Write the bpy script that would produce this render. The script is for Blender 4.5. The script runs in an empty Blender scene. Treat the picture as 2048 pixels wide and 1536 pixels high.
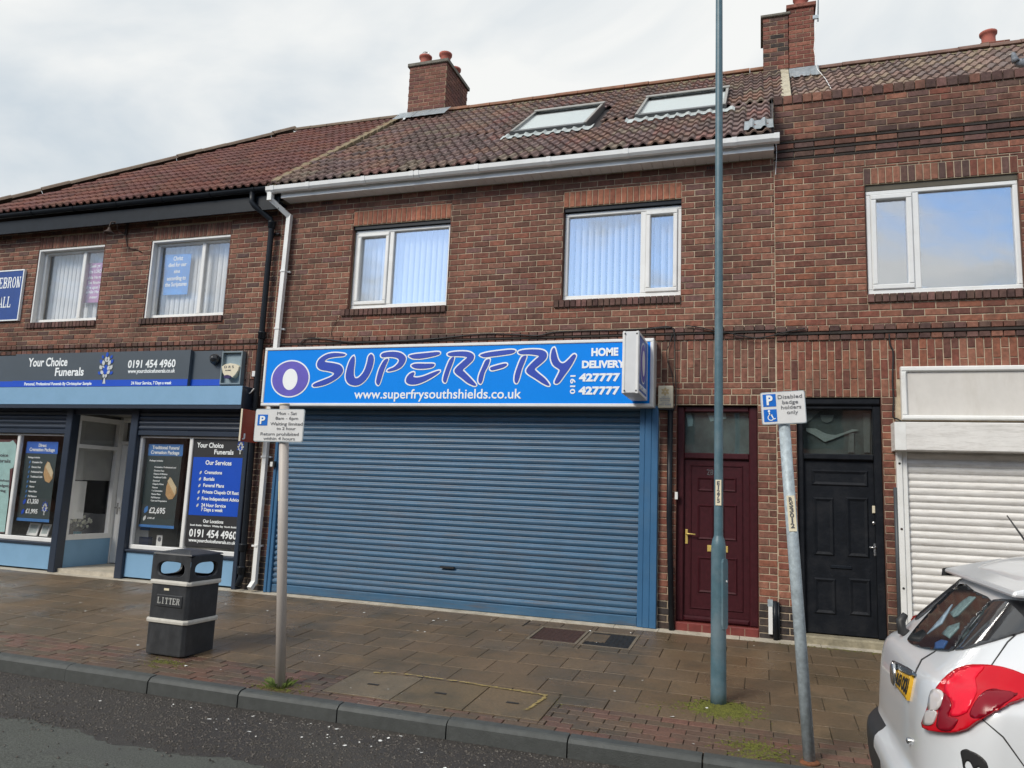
import bpy, bmesh, math, random
from math import sin, cos, pi, radians, sqrt
from mathutils import Vector, Matrix
from mathutils.geometry import delaunay_2d_cdt
from mathutils.bvhtree import BVHTree
random.seed(7)
R = random.Random(11)
S = bpy.context.scene
C = S.collection
# ------------------------------------------------------------------ camera
F, YAW, PITCH, ROLL = 1507.13, -0.32171, 0.14305, 0.04058
CAM = Vector((-0.174, -9.191, 1.497))
_f = Vector((sin(YAW)*cos(PITCH), cos(YAW)*cos(PITCH), sin(PITCH)))
_r0 = Vector((cos(YAW), -sin(YAW), 0)); _u0 = _r0.cross(_f)
_r = _r0*cos(ROLL)+_u0*sin(ROLL); _u = -_r0*sin(ROLL)+_u0*cos(ROLL)
cd = bpy.data.cameras.new('camera'); cam = bpy.data.objects.new('camera', cd); C.objects.link(cam)
m = Matrix.Identity(4)
for i in range(3):
    m[i][0] = _r[i]; m[i][1] = _u[i]; m[i][2] = -_f[i]; m[i][3] = CAM[i]
cam.matrix_world = m
cd.sensor_fit = 'HORIZONTAL'; cd.sensor_width = 36; cd.lens = F/2048*36
cd.clip_start = .05; cd.clip_end = 1500
S.camera = cam
S.render.resolution_x = 1024; S.render.resolution_y = 768
# ------------------------------------------------------------------ sky
SUN_EL, SUN_AZ = radians(38), radians(210)          # azimuth clockwise from +Y: behind the camera, to its left
wd = bpy.data.worlds.new('World'); S.world = wd; wd.use_nodes = True
nt = wd.node_tree; N = nt.nodes; L = nt.links; N.clear()
def nd(tree, t, **k):
    n = tree.nodes.new(t)
    for a, b in k.items(): setattr(n, a, b)
    return n
out = nd(nt, 'ShaderNodeOutputWorld'); bg = nd(nt, 'ShaderNodeBackground'); bg.inputs[1].default_value = .1
sky = nd(nt, 'ShaderNodeTexSky', sky_type='NISHITA', sun_disc=False); sky.sun_elevation = SUN_EL; sky.sun_rotation = SUN_AZ; sky.dust_density = .25; sky.ozone_density = 2.5
tc = nd(nt, 'ShaderNodeTexCoord'); sep = nd(nt, 'ShaderNodeSeparateXYZ'); L.new(tc.outputs['Generated'], sep.inputs[0])
za = nd(nt, 'ShaderNodeMath', operation='MAXIMUM'); za.inputs[1].default_value = 0; L.new(sep.outputs[2], za.inputs[0])
zb = nd(nt, 'ShaderNodeMath', operation='ADD'); zb.inputs[1].default_value = .22; L.new(za.outputs[0], zb.inputs[0])
dv = nd(nt, 'ShaderNodeVectorMath', operation='DIVIDE'); L.new(tc.outputs['Generated'], dv.inputs[0])
cb = nd(nt, 'ShaderNodeCombineXYZ')
for i in range(3): L.new(zb.outputs[0], cb.inputs[i])
L.new(cb.outputs[0], dv.inputs[1])
n1 = nd(nt, 'ShaderNodeTexNoise'); n1.inputs['Scale'].default_value = 1.9; n1.inputs['Detail'].default_value = 9; n1.inputs['Roughness'].default_value = .56; n1.inputs['Distortion'].default_value = .35
L.new(dv.outputs[0], n1.inputs['Vector'])
# heavier cover over the terrace, broken cloud behind the camera (as its windows mirror it)
ya = nd(nt, 'ShaderNodeMath', operation='MULTIPLY_ADD'); ya.inputs[1].default_value = .30; ya.inputs[2].default_value = .155; L.new(sep.outputs[1], ya.inputs[0])
yb = nd(nt, 'ShaderNodeMath', operation='ADD'); L.new(ya.outputs[0], yb.inputs[0]); L.new(n1.outputs[0], yb.inputs[1])
cr = nd(nt, 'ShaderNodeMapRange', interpolation_type='SMOOTHSTEP'); cr.inputs[1].default_value = .32; cr.inputs[2].default_value = .50; L.new(yb.outputs[0], cr.inputs[0])
n2 = nd(nt, 'ShaderNodeTexNoise'); n2.inputs['Scale'].default_value = 1.5; n2.inputs['Detail'].default_value = 7; n2.inputs['Distortion'].default_value = .8; L.new(dv.outputs[0], n2.inputs['Vector'])
cc = nd(nt, 'ShaderNodeValToRGB'); cc.color_ramp.elements[0].position = .36; cc.color_ramp.elements[0].color = (3.0, 3.35, 3.65, 1)
cc.color_ramp.elements[1].position = .60; cc.color_ramp.elements[1].color = (4.45, 4.5, 4.45, 1)
L.new(n2.outputs[0], cc.inputs[0])
mx = nd(nt, 'ShaderNodeMix', data_type='RGBA'); L.new(cr.outputs[0], mx.inputs[0]); L.new(sky.outputs[0], mx.inputs[6]); L.new(cc.outputs[0], mx.inputs[7])
L.new(mx.outputs[2], bg.inputs[0]); L.new(bg.outputs[0], out.inputs[0])
sl = bpy.data.lights.new('sun', 'SUN'); sl.energy = 1.5; sl.angle = radians(22); sl.color = (1, .93, .82)
so = bpy.data.objects.new('sun', sl); C.objects.link(so)
sd = Vector((sin(SUN_AZ)*cos(SUN_EL), cos(SUN_AZ)*cos(SUN_EL), sin(SUN_EL)))
so.rotation_euler = sd.to_track_quat('Z', 'Y').to_euler(); so.location = sd*60
S.view_settings.view_transform = 'Standard'; S.view_settings.look = 'None'; S.view_settings.exposure = 1.05; S.view_settings.gamma = 1
S.render.engine = 'CYCLES'
# ------------------------------------------------------------------ pixel -> place
def ray(u, v): return _f*F+_r*(u-1024)-_u*(v-768)
def PY(u, v, Y=0):
    d = ray(u, v); return CAM+d*((Y-CAM.y)/d.y)
def WX(u, v, Y=0): q = PY(u, v, Y); return q.x, q.z
SLOPE = .05
def gz(y): return SLOPE*y if y > -3.8 else SLOPE*-3.8        # pavement falls to the kerb
def pixsize(P):
    d = (P-CAM); return F/d.dot(_f), 1024+F*d.dot(_r)/d.dot(_f), 768-F*d.dot(_u)/d.dot(_f)
# ------------------------------------------------------------------ materials
MATS = {}
def mat(name, col, rough=.6, metal=0., var=.12, scale=6., bump=0., bscale=90., attr=False, spec=.5, dirt=0., dcol=(.05, .045, .04), dscale=1.3, coat=0., rvar=0., stretch=None, emit=0, orand=0., dirt2=0., d2col=(.04, .035, .03), d2scale=.8, d2str=(1, 1, .35)):
    if name in MATS: return MATS[name]
    M = bpy.data.materials.new(name); M.use_nodes = True; t = M.node_tree; b = t.nodes['Principled BSDF']; l = t.links
    g = nd(t, 'ShaderNodeNewGeometry'); src = g.outputs['Position']
    if stretch:
        mp = nd(t, 'ShaderNodeMapping'); mp.inputs['Scale'].default_value = stretch; l.new(src, mp.inputs[0]); srcd = mp.outputs[0]
    else: srcd = src
    nz = nd(t, 'ShaderNodeTexNoise'); nz.inputs['Scale'].default_value = scale; nz.inputs['Detail'].default_value = 5; nz.inputs['Roughness'].default_value = .65; l.new(src, nz.inputs['Vector'])
    mr = nd(t, 'ShaderNodeMapRange'); mr.inputs[1].default_value = .3; mr.inputs[2].default_value = .7; mr.inputs[3].default_value = 1-var; mr.inputs[4].default_value = 1+var; l.new(nz.outputs[0], mr.inputs[0])
    vm = nd(t, 'ShaderNodeVectorMath', operation='SCALE'); l.new(mr.outputs[0], vm.inputs['Scale'])
    if attr:
        a = nd(t, 'ShaderNodeAttribute', attribute_name='col'); l.new(a.outputs['Color'], vm.inputs[0])
    else: vm.inputs[0].default_value = col[:3]
    o = vm.outputs[0]
    if dirt:
        n3 = nd(t, 'ShaderNodeTexNoise'); n3.inputs['Scale'].default_value = dscale; n3.inputs['Detail'].default_value = 7; n3.inputs['Roughness'].default_value = .7; l.new(srcd, n3.inputs['Vector'])
        m3 = nd(t, 'ShaderNodeMapRange'); m3.inputs[1].default_value = .48; m3.inputs[2].default_value = .72; m3.inputs[4].default_value = dirt; l.new(n3.outputs[0], m3.inputs[0])
        mi = nd(t, 'ShaderNodeMix', data_type='RGBA'); l.new(m3.outputs[0], mi.inputs[0]); l.new(o, mi.inputs[6]); mi.inputs[7].default_value = (*dcol, 1); o = mi.outputs[2]
    if dirt2:
        mp2 = nd(t, 'ShaderNodeMapping'); mp2.inputs['Scale'].default_value = d2str; l.new(src, mp2.inputs[0])
        n6 = nd(t, 'ShaderNodeTexNoise'); n6.inputs['Scale'].default_value = d2scale; n6.inputs['Detail'].default_value = 8; n6.inputs['Roughness'].default_value = .72; l.new(mp2.outputs[0], n6.inputs['Vector'])
        m6 = nd(t, 'ShaderNodeMapRange'); m6.inputs[1].default_value = .50; m6.inputs[2].default_value = .74; m6.inputs[4].default_value = dirt2; l.new(n6.outputs[0], m6.inputs[0])
        mi2 = nd(t, 'ShaderNodeMix', data_type='RGBA'); l.new(m6.outputs[0], mi2.inputs[0]); l.new(o, mi2.inputs[6]); mi2.inputs[7].default_value = (*d2col, 1); o = mi2.outputs[2]
    if orand:
        oi = nd(t, 'ShaderNodeObjectInfo'); mo = nd(t, 'ShaderNodeMapRange'); mo.inputs[3].default_value = 1-orand; mo.inputs[4].default_value = 1+orand; l.new(oi.outputs['Random'], mo.inputs[0])
        vs2 = nd(t, 'ShaderNodeVectorMath', operation='SCALE'); l.new(o, vs2.inputs[0]); l.new(mo.outputs[0], vs2.inputs['Scale']); o = vs2.outputs[0]
    l.new(o, b.inputs['Base Color'])
    b.inputs['Roughness'].default_value = rough; b.inputs['Metallic'].default_value = metal; b.inputs['Specular IOR Level'].default_value = spec
    if coat: b.inputs['Coat Weight'].default_value = coat; b.inputs['Coat Roughness'].default_value = .06
    if rvar:
        n4 = nd(t, 'ShaderNodeTexNoise'); n4.inputs['Scale'].default_value = 1.1; n4.inputs['Detail'].default_value = 6; l.new(src, n4.inputs['Vector'])
        m4 = nd(t, 'ShaderNodeMapRange'); m4.inputs[1].default_value = .38; m4.inputs[2].default_value = .62; m4.inputs[3].default_value = rough-rvar; m4.inputs[4].default_value = rough+rvar; l.new(n4.outputs[0], m4.inputs[0]); l.new(m4.outputs[0], b.inputs['Roughness'])
    if bump:
        n5 = nd(t, 'ShaderNodeTexNoise'); n5.inputs['Scale'].default_value = bscale; n5.inputs['Detail'].default_value = 4; l.new(src, n5.inputs['Vector'])
        bp = nd(t, 'ShaderNodeBump'); bp.inputs['Strength'].default_value = 1; bp.inputs['Distance'].default_value = bump; l.new(n5.outputs[0], bp.inputs['Height']); l.new(bp.outputs[0], b.inputs['Normal'])
    if emit: b.inputs['Emission Color'].default_value = (*col[:3], 1); b.inputs['Emission Strength'].default_value = emit
    MATS[name] = M; return M
def glass(name, refl=.3, tint=(1, 1, 1), rough=.0, wob=.0003):
    M = bpy.data.materials.new(name); M.use_nodes = True; t = M.node_tree; l = t.links
    t.nodes.remove(t.nodes['Principled BSDF']); o = t.nodes['Material Output']
    tr = nd(t, 'ShaderNodeBsdfTransparent'); tr.inputs[0].default_value = (*tint, 1)
    gl = nd(t, 'ShaderNodeBsdfGlossy'); gl.inputs['Roughness'].default_value = rough; gl.inputs[0].default_value = (.95, .97, 1, 1)
    mi = nd(t, 'ShaderNodeMixShader')
    ad = nd(t, 'ShaderNodeMath', operation='ADD'); ad.use_clamp = True; ad.inputs[0].default_value = refl; ad.inputs[1].default_value = 0
    l.new(ad.outputs[0], mi.inputs[0]); l.new(tr.outputs[0], mi.inputs[1]); l.new(gl.outputs[0], mi.inputs[2]); l.new(mi.outputs[0], o.inputs[0])
    if wob:
        g = nd(t, 'ShaderNodeNewGeometry'); nz = nd(t, 'ShaderNodeTexNoise'); nz.inputs['Scale'].default_value = 1.6; l.new(g.outputs['Position'], nz.inputs['Vector'])
        bp = nd(t, 'ShaderNodeBump'); bp.inputs['Distance'].default_value = wob*8; bp.inputs['Strength'].default_value = .6; l.new(nz.outputs[0], bp.inputs['Height']); l.new(bp.outputs[0], gl.inputs['Normal'])
    MATS[name] = M; return M
def lin(h):
    c = [int(h[i:i+2], 16)/255 for i in (0, 2, 4)]
    return tuple(x/12.92 if x <= .04045 else ((x+.055)/1.055)**2.4 for x in c)
BRICK = mat('brick_clay', (.2, .08, .05), .85, attr=True, var=.36, scale=17, bump=.0022, bscale=70, spec=.2, dirt=.5, dcol=(.125, .078, .058), dscale=7.5, dirt2=.7, d2col=(.045, .036, .031), d2scale=1.3)
MORTAR = mat('mortar', (.46, .38, .28), .95, var=.25, scale=9, bump=.003, bscale=120, spec=.1, dirt=.6, dcol=(.26, .20, .14), dscale=3, dirt2=.75, d2col=(.09, .07, .055), d2scale=1.3)
MORTAR_R = mat('mortar_brown', (.30, .22, .16), .95, var=.3, scale=9, bump=.003, bscale=120, spec=.1, dirt=.55, dcol=(.09, .07, .06), dscale=1.2)
TILE = mat('roof_tile_concrete', (.1, .06, .05), .8, attr=True, var=.25, scale=14, bump=.002, bscale=110, spec=.3, dirt=.35, dcol=(.10, .10, .06), dscale=2.2)
RIDGE = mat('ridge_tile_clay', (.22, .105, .065), .85, var=.3, scale=5, bump=.003, bscale=60, dirt=.6, dcol=(.12, .10, .07), dscale=3)
CEMENT = mat('pale_cement', (.42, .38, .29), .95, var=.25, scale=12, bump=.008, bscale=40, dirt=.5, dcol=(.2, .17, .10), dscale=5)
LEAD = mat('lead_flashing', (.30, .34, .37), .5, .4, var=.2, scale=14, bump=.004, bscale=50, dirt=.5, dcol=(.55, .56, .56), dscale=6)
UPVC = mat('white_upvc', (.72, .73, .73), .35, var=.04, scale=3, spec=.5, dirt=.25, dcol=(.45, .44, .41), dscale=4)
WHITE = mat('white_paint', (.74, .75, .74), .5, var=.05, dirt=.3, dcol=(.45, .43, .38), dscale=2.5)
WSHUT = mat('white_shutter_paint', (.70, .69, .67), .5, orand=.05, dirt2=.5, d2col=(.30, .28, .25), d2scale=2.4, d2str=(.6, 1, 7), var=.05, dirt=.55, dcol=(.42, .40, .37), dscale=2.2, stretch=(3, 1, 18))
BLACKP = mat('black_gloss_paint', (.011, .014, .019), .35, var=.25, bump=.0002, bscale=60, spec=.2, dirt=.1, dcol=(.03, .03, .035), dscale=5)
BLACKD = mat('worn_black_door_paint', (.007, .009, .013), .5, var=.3, bump=.002, bscale=35, spec=.2, dirt=.35, dcol=(.028, .026, .025), dscale=6)
MAROON = mat('maroon_woodgrain', (.042, .007, .011), .45, spec=.25, var=.25, scale=20, bump=.0008, bscale=200, dirt=.25, dcol=(.075, .022, .025), dscale=4, stretch=(30, 30, 2))
BLUE = mat('blue_shutter_paint', (.040, .112, .203), .42, orand=.07, dirt2=.6, d2col=(.10, .075, .06), d2scale=2.6, d2str=(.6, 1, 9), var=.10, scale=3, bump=.0006, bscale=30, dirt=.45, dcol=(.12, .16, .21), dscale=2.0, stretch=(1.2, 1, 14))
BLUEG = mat('blue_guide_paint', (.036, .122, .25), .4, var=.08, scale=4, dirt=.25, dcol=(.09, .16, .24), dscale=3)
NAVY = mat('navy_frame_paint', (.022, .033, .055), .35, var=.12, scale=5)
SLATE = mat('slate_sign_grey', (.060, .078, .098), .4, var=.06, scale=2)
LTBLUE = mat('light_blue_paint', (.185, .35, .53), .5, var=.06, scale=3, dirt=.2, dcol=(.2, .32, .5), dscale=3)
SIGNBLUE = mat('bright_sign_blue', (.0, .225, .80), .45, var=.02, scale=2, spec=.15)
INK = mat('dark_blue_lettering', (.022, .06, .42), .35, var=.03)
PALE = mat('pale_white_lettering', (.80, .84, .86), .4, var=.02)
ROYAL = mat('royal_blue_print', (.003, .065, .46), .4, var=.03)
GREYTXT = mat('grey_sign_lettering', (.085, .09, .105), .5, var=.05)
SIGNW = mat('white_sign_sheet', (.66, .67, .68), .4, var=.05, scale=10, dirt=.25, dcol=(.5, .48, .42), dscale=6)
PBLUE = mat('parking_blue', (.0, .13, .55), .4, var=.05)
GALV = mat('galvanised_steel', (.34, .40, .44), .55, .12, var=.28, scale=28, rvar=.08, bump=.0006, bscale=60)
STEELP = mat('grey_painted_pole', (.46, .42, .39), .5, var=.08, scale=5, dirt=.35, dcol=(.32, .30, .28), dscale=5)
TEAL = mat('teal_lamp_paint', (.066, .130, .165), .42, var=.18, scale=9, bump=.001, bscale=30, dirt=.6, dcol=(.17, .22, .25), dscale=3.2)
BINM = mat('grey_black_plastic', (.030, .033, .038), .42, var=.25, scale=9, bump=.0008, bscale=140, dirt=.5, dcol=(.085, .088, .095), dscale=3.2, stretch=(2, 2, .7))
BAND = mat('white_bin_band', (.55, .54, .50), .5, var=.1, dirt=.3, dcol=(.3, .28, .25), dscale=9)
SLAB = mat('wet_paving_concrete', (.1, .08, .06), .42, orand=.03, dirt2=.55, d2col=(.036, .036, .030), d2scale=.75, d2str=(1, 1, 1), attr=True, var=.30, scale=55, bump=.0035, bscale=190, spec=.45, rvar=.16, dirt=.75, dcol=(.062, .056, .040), dscale=1.9)
KERBM = mat('kerb_concrete', (.054, .060, .060), .6, var=.2, scale=14, bump=.003, bscale=120, rvar=.1, dirt=.4, dcol=(.045, .05, .05), dscale=2)
BEDM = mat('joint_sand', (.030, .026, .020), .9, var=.3, scale=20, dirt=.4, dcol=(.07, .09, .02), dscale=2)
ASPH = mat('wet_asphalt', (.034, .030, .028), .55, var=.6, scale=60, bump=.010, bscale=85, spec=.5, rvar=.12, dirt=.5, dcol=(.07, .065, .055), dscale=.9)
SETT = mat('threshold_concrete', (.44, .40, .33), .8, var=.2, scale=9, bump=.004, bscale=60, dirt=.6, dcol=(.13, .12, .08), dscale=2.5)
STONE = mat('worn_sandstone', (.27, .24, .17), .85, var=.25, scale=9, bump=.008, bscale=30, dirt=.5, dcol=(.10, .09, .06), dscale=5)
REDTILE = mat('red_quarry_tile', (.16, .035, .030), .4, var=.2, scale=9, dirt=.3, dcol=(.08, .03, .03), dscale=6)
IRON = mat('cast_iron_cover', (.022, .022, .024), .55, .2, var=.3, scale=20, bump=.006, bscale=120)
RUST = mat('rusty_iron_cover', (.055, .028, .024), .75, .1, var=.35, scale=30, bump=.008, bscale=110)
MOSS = mat('moss', (.095, .100, .014), .9, var=.5, scale=40, bump=.008, bscale=120)
GRASSM = mat('grass_blade', (.10, .15, .03), .6, var=.3, scale=20)
RUBBER = mat('black_cable', (.012, .012, .013), .5, var=.1)
ROOMW = mat('room_wall_grey', (.22, .22, .21), .8, var=.1)
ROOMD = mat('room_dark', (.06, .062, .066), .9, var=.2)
VANE = mat('white_blind_fabric', (.66, .69, .72), .7, var=.03)
GOLD = mat('polished_brass', (.62, .46, .14), .35, .3, var=.05)
PLTXT = mat('mid_grey_lettering', (.15, .155, .17), .5)
STEEL = mat('bright_steel', (.6, .6, .6), .25, 1., var=.05)
CREAM = mat('cream_plastic', (.66, .60, .46), .45, var=.05, dirt=.2, dcol=(.5, .45, .3), dscale=9)
POT = mat('terracotta_pot', (.34, .095, .07), .8, var=.15, scale=7, dirt=.3, dcol=(.15, .07, .06), dscale=5)
PAPER = mat('white_print', (.70, .71, .70), .6, var=.03)
G_UP = glass('upper_window_glass', .33)
G_CLEAR = glass('right_window_glass', .42)
G_LEFT = glass('left_upper_glass', .13)
G_SHOP = glass('shop_window_glass', .07)
G_FAN = glass('fanlight_glass', .16, (.85, .9, .9), .03)
G_SKYL = glass('skylight_glass', .2, (.95, .97, .97))
# ------------------------------------------------------------------ mesh helpers
def tag(o, label=None, cat=None, group=None, kind=None):
    if label: o['label'] = label
    if cat: o['category'] = cat
    if group: o['group'] = group
    if kind: o['kind'] = kind
    return o
def thing(name, label, cat, loc=(0, 0, 0), rot=(0, 0, 0), group=None):
    o = bpy.data.objects.new(name, None); C.objects.link(o); o.location = loc; o.rotation_euler = rot; o.empty_display_size = .1
    return tag(o, label, cat, group)
def adopt(o, parent, world=True):
    if parent is None: return
    o.parent = parent
    if world and parent.type == 'EMPTY': o.location = o.location-parent.location
class MB:
    def __init__(s): s.v = []; s.f = []; s.c = []; s.col = None; s.sm = []
    def quad(s, a, b, c, d, smooth=False):
        n = len(s.v); s.v += [tuple(a), tuple(b), tuple(c), tuple(d)]; s.f.append((n, n+1, n+2, n+3)); s.c.append(s.col); s.sm.append(smooth)
    def poly(s, pts, smooth=False):
        n = len(s.v); s.v += [tuple(p) for p in pts]; s.f.append(tuple(range(n, n+len(pts)))); s.c.append(s.col); s.sm.append(smooth)
    def hexa(s, P, skip=()):
        n = len(s.v); s.v += [tuple(p) for p in P]
        for i, q in enumerate(((0, 3, 2, 1), (4, 5, 6, 7), (0, 1, 5, 4), (1, 2, 6, 5), (2, 3, 7, 6), (3, 0, 4, 7))):
            if i in skip: continue
            s.f.append(tuple(n+k for k in q)); s.c.append(s.col); s.sm.append(False)
    def box(s, x0, x1, y0, y1, z0, z1, skip=()):
        s.hexa([(x0, y0, z0), (x1, y0, z0), (x1, y1, z0), (x0, y1, z0), (x0, y0, z1), (x1, y0, z1), (x1, y1, z1), (x0, y1, z1)], skip); return s
    def bbox(s, x0, x1, y0, y1, z0, z1, b=.006):       # box with bevelled front (-Y) edges
        s.hexa([(x0, y0+b, z0), (x1, y0+b, z0), (x1, y1, z0), (x0, y1, z0), (x0, y0+b, z1), (x1, y0+b, z1), (x1, y1, z1), (x0, y1, z1)], skip=(2,))
        o = [(x0, y0+b, z0), (x1, y0+b, z0), (x1, y0+b, z1), (x0, y0+b, z1)]; i = [(x0+b, y0, z0+b), (x1-b, y0, z0+b), (x1-b, y0, z1-b), (x0+b, y0, z1-b)]
        s.poly(i)
        for k in range(4): s.quad(o[k], o[(k+1) % 4], i[(k+1) % 4], i[k])
        return s
    def rings(s, rings, cap=True, smooth=True, closed=True):
        n0 = len(s.v); k = len(rings[0])
        for r in rings: s.v += [tuple(p) for p in r]
        for i in range(len(rings)-1):
            for j in range(k if closed else k-1):
                a = n0+i*k+j; b = n0+i*k+(j+1) % k
                s.f.append((a, b, b+k, a+k)); s.c.append(s.col); s.sm.append(smooth)
        if cap and closed:
            s.f.append(tuple(n0+j for j in reversed(range(k)))); s.c.append(s.col); s.sm.append(False)
            s.f.append(tuple(n0+(len(rings)-1)*k+j for j in range(k))); s.c.append(s.col); s.sm.append(False)
        return s
    def tube(s, path, r, n=10, cap=True):
        P = [Vector(p) for p in path]; rs = r if isinstance(r, (list, tuple)) else [r]*len(P); rg = []
        up = None
        for i, p in enumerate(P):
            t = (P[min(i+1, len(P)-1)]-P[max(i-1, 0)]).normalized()
            if up is None: up = Vector((0, 0, 1)) if abs(t.z) < .9 else Vector((1, 0, 0))
            a = t.cross(up).normalized(); b = a.cross(t).normalized(); up = b
            rg.append([p+(a*cos(2*pi*k/n)+b*sin(2*pi*k/n))*rs[i] for k in range(n)])
        return s.rings(rg, cap)
    def lathe(s, c, prof, n=20, cap=True):
        return s.rings([[(c[0]+r*cos(2*pi*k/n), c[1]+r*sin(2*pi*k/n), c[2]+z) for k in range(n)] for r, z in prof], cap)
    def extr(s, pts, x0, x1, smooth=False):              # profile (y,z) closed, along X
        return s.rings([[(x0, y, z) for y, z in pts], [(x1, y, z) for y, z in pts]], True, smooth)
    def mesh(s, name, matl):
        me = bpy.data.meshes.new(name); me.from_pydata(s.v, [], s.f); me.update()
        if any(s.sm): me.polygons.foreach_set('use_smooth', s.sm)
        if any(c is not None for c in s.c):
            a = me.attributes.new('col', 'FLOAT_COLOR', 'FACE'); fl = []
            for c in s.c: fl += list(c or (.2, .2, .2))[:3]+[1]
            a.data.foreach_set('color', fl)
        me.materials.append(matl); return me
    def build(s, name, matl, parent=None, world=True):
        o = bpy.data.objects.new(name, s.mesh(name, matl)); C.objects.link(o); adopt(o, parent, world); return o
def recalc(o):
    bm = bmesh.new(); bm.from_mesh(o.data); bmesh.ops.recalc_face_normals(bm, faces=bm.faces); bm.to_mesh(o.data); bm.free(); return o
def addbevel(o, w=.01, seg=2):
    md = o.modifiers.new('bevel', 'BEVEL'); md.width = w; md.segments = seg; md.limit_method = 'ANGLE'; return o
def B(name, m_, parent, *b, bev=0):
    o = MB().box(*b).build(name, m_, parent)
    if bev: addbevel(o, bev)
    return o
# ---- text and flat print
def _curve_mesh(cu):
    ob = bpy.data.objects.new('t', cu)
    me = bpy.data.meshes.new_from_object(ob)
    bpy.data.objects.remove(ob); bpy.data.curves.remove(cu); return me
def _textmesh(s, bold=0.):
    cu = bpy.data.curves.new('t', 'FONT'); cu.body = s; cu.size = 1; cu.offset = bold; cu.resolution_u = 3; cu.extrude = .006
    return _curve_mesh(cu)
_h = _textmesh('H'); CAPH = max(v.co.y for v in _h.vertices); bpy.data.meshes.remove(_h)
def text(s, x0, x1, z, h, Y, m_, parent, bold=0., name='lettering', world=True, fr=None, depth=1.):
    """line of lettering facing -Y, fitted to x0..x1, baseline z, capital height h"""
    me = _textmesh(s, bold); xs = [v.co.x for v in me.vertices]; a, b = min(xs), max(xs); k = h/CAPH; kx = (x1-x0)/(b-a)
    for v in me.vertices:
        x, y, zz = v.co; q = Vector((x0+(x-a)*kx, Y-(zz+.006)*.25*depth, z+y*k)); v.co = fr @ q if fr else q
    me.materials.clear(); me.materials.append(m_); me.name = name
    o = bpy.data.objects.new(name, me); C.objects.link(o); adopt(o, parent, world); return o
def ptext(s, a, b, hp, Y, m_, parent, bold=0., **k):
    """text from its pixel baseline ends and capital height in pixels, on the plane y = Y"""
    xa, za = WX(a[0], a[1], Y); xb, zb = WX(b[0], b[1], Y); h = WX(a[0], a[1]-hp, Y)[1]-za
    return text(s, xa, xb, (za+zb)/2, h, Y, m_, parent, bold, **k)
def catmull(P, n=5):
    o = []; k = len(P)
    for i in range(k):
        p0, p1, p2, p3 = (Vector(P[(i+j-1) % k]) for j in range(4))
        for t in range(n):
            t /= n
            o.append(.5*((2*p1)+(p2-p0)*t+(2*p0-5*p1+4*p2-p3)*t*t+(3*p1-p0-3*p2+p3)*t**3))
    return o
def shape(polys, Y, m_, parent, name='print', off=0., thick=.0015, smooth=0, world=True):
    """flat filled outlines given as (x,z) lists, facing -Y"""
    cu = bpy.data.curves.new('t', 'CURVE'); cu.dimensions = '2D'; cu.fill_mode = 'BOTH'; cu.extrude = thick/2; cu.offset = off
    for P in polys:
        Q = catmull(P, smooth) if smooth else [Vector(p) for p in P]
        if sum(Q[i].x*Q[(i+1) % len(Q)].y-Q[(i+1) % len(Q)].x*Q[i].y for i in range(len(Q))) < 0: Q.reverse()
        sp = cu.splines.new('POLY'); sp.points.add(len(Q)-1); sp.use_cyclic_u = True
        for p, q in zip(sp.points, Q): p.co = (q.x, q.y, 0, 1)
    me = _curve_mesh(cu)
    for v in me.vertices: x, y, z = v.co; v.co = (x, Y-z-thick/2, y)
    me.materials.clear(); me.materials.append(m_); me.name = name
    o = bpy.data.objects.new(name, me); C.objects.link(o); adopt(o, parent, world); return o
def px(P, Y): return [WX(u, v, Y) for u, v in P]
def pshape(polys, Y, m_, parent, **k): return shape([px(P, Y) for P in polys], Y, m_, parent, **k)
def oval(cx, cz, rx, rz, n=28): return [(cx+rx*cos(2*pi*i/n), cz+rz*sin(2*pi*i/n)) for i in range(n)]
def rect(x0, x1, z0, z1): return [(x0, z0), (x1, z0), (x1, z1), (x0, z1)]
# ------------------------------------------------------------------ brickwork
RED = [lin(h) for h in ('9c5f4c', '8f5543', 'a5654f', '855042', '7a4a3f', '985a49', 'a86a52', '8a4a3c', '6f463d', '94604f', '5f3f39', 'a0563f')]
DARKB = [lin(h) for h in ('5d4440', '694a43', '553c39', '75504a', '62483f')]
ORANGE = [lin(h) for h in ('b06a4e', 'a8603f', '9e5440', 'b57355', '8f4a3a', '7c453a', 'a9684c', '6b4540', 'b26b4a')]
BLACKB = [lin(h) for h in ('3c3736', '332f2f', '443d3a')]
def soft(P, k=.26, g=1.0): return [tuple((c*(1-k)+(.3*q[0]+.5*q[1]+.2*q[2])*k*1.15)*g for c in q) for q in P]
def narrow(P, k):
    m = [sum(q[i] for q in P)/len(P) for i in range(3)]; return [tuple(m[i]+(q[i]-m[i])*k for i in range(3)) for q in P]
tint = lambda P: [(q[0]*.99, q[1]*1.0, q[2]*.94) for q in P]
RED = tint(narrow(soft(RED, .26, .74), .68)); DARKB = soft(DARKB, .22, .92); ORANGE = narrow(soft(ORANGE, .22, .66), .7); BLACKB = soft(BLACKB, .1)
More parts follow.
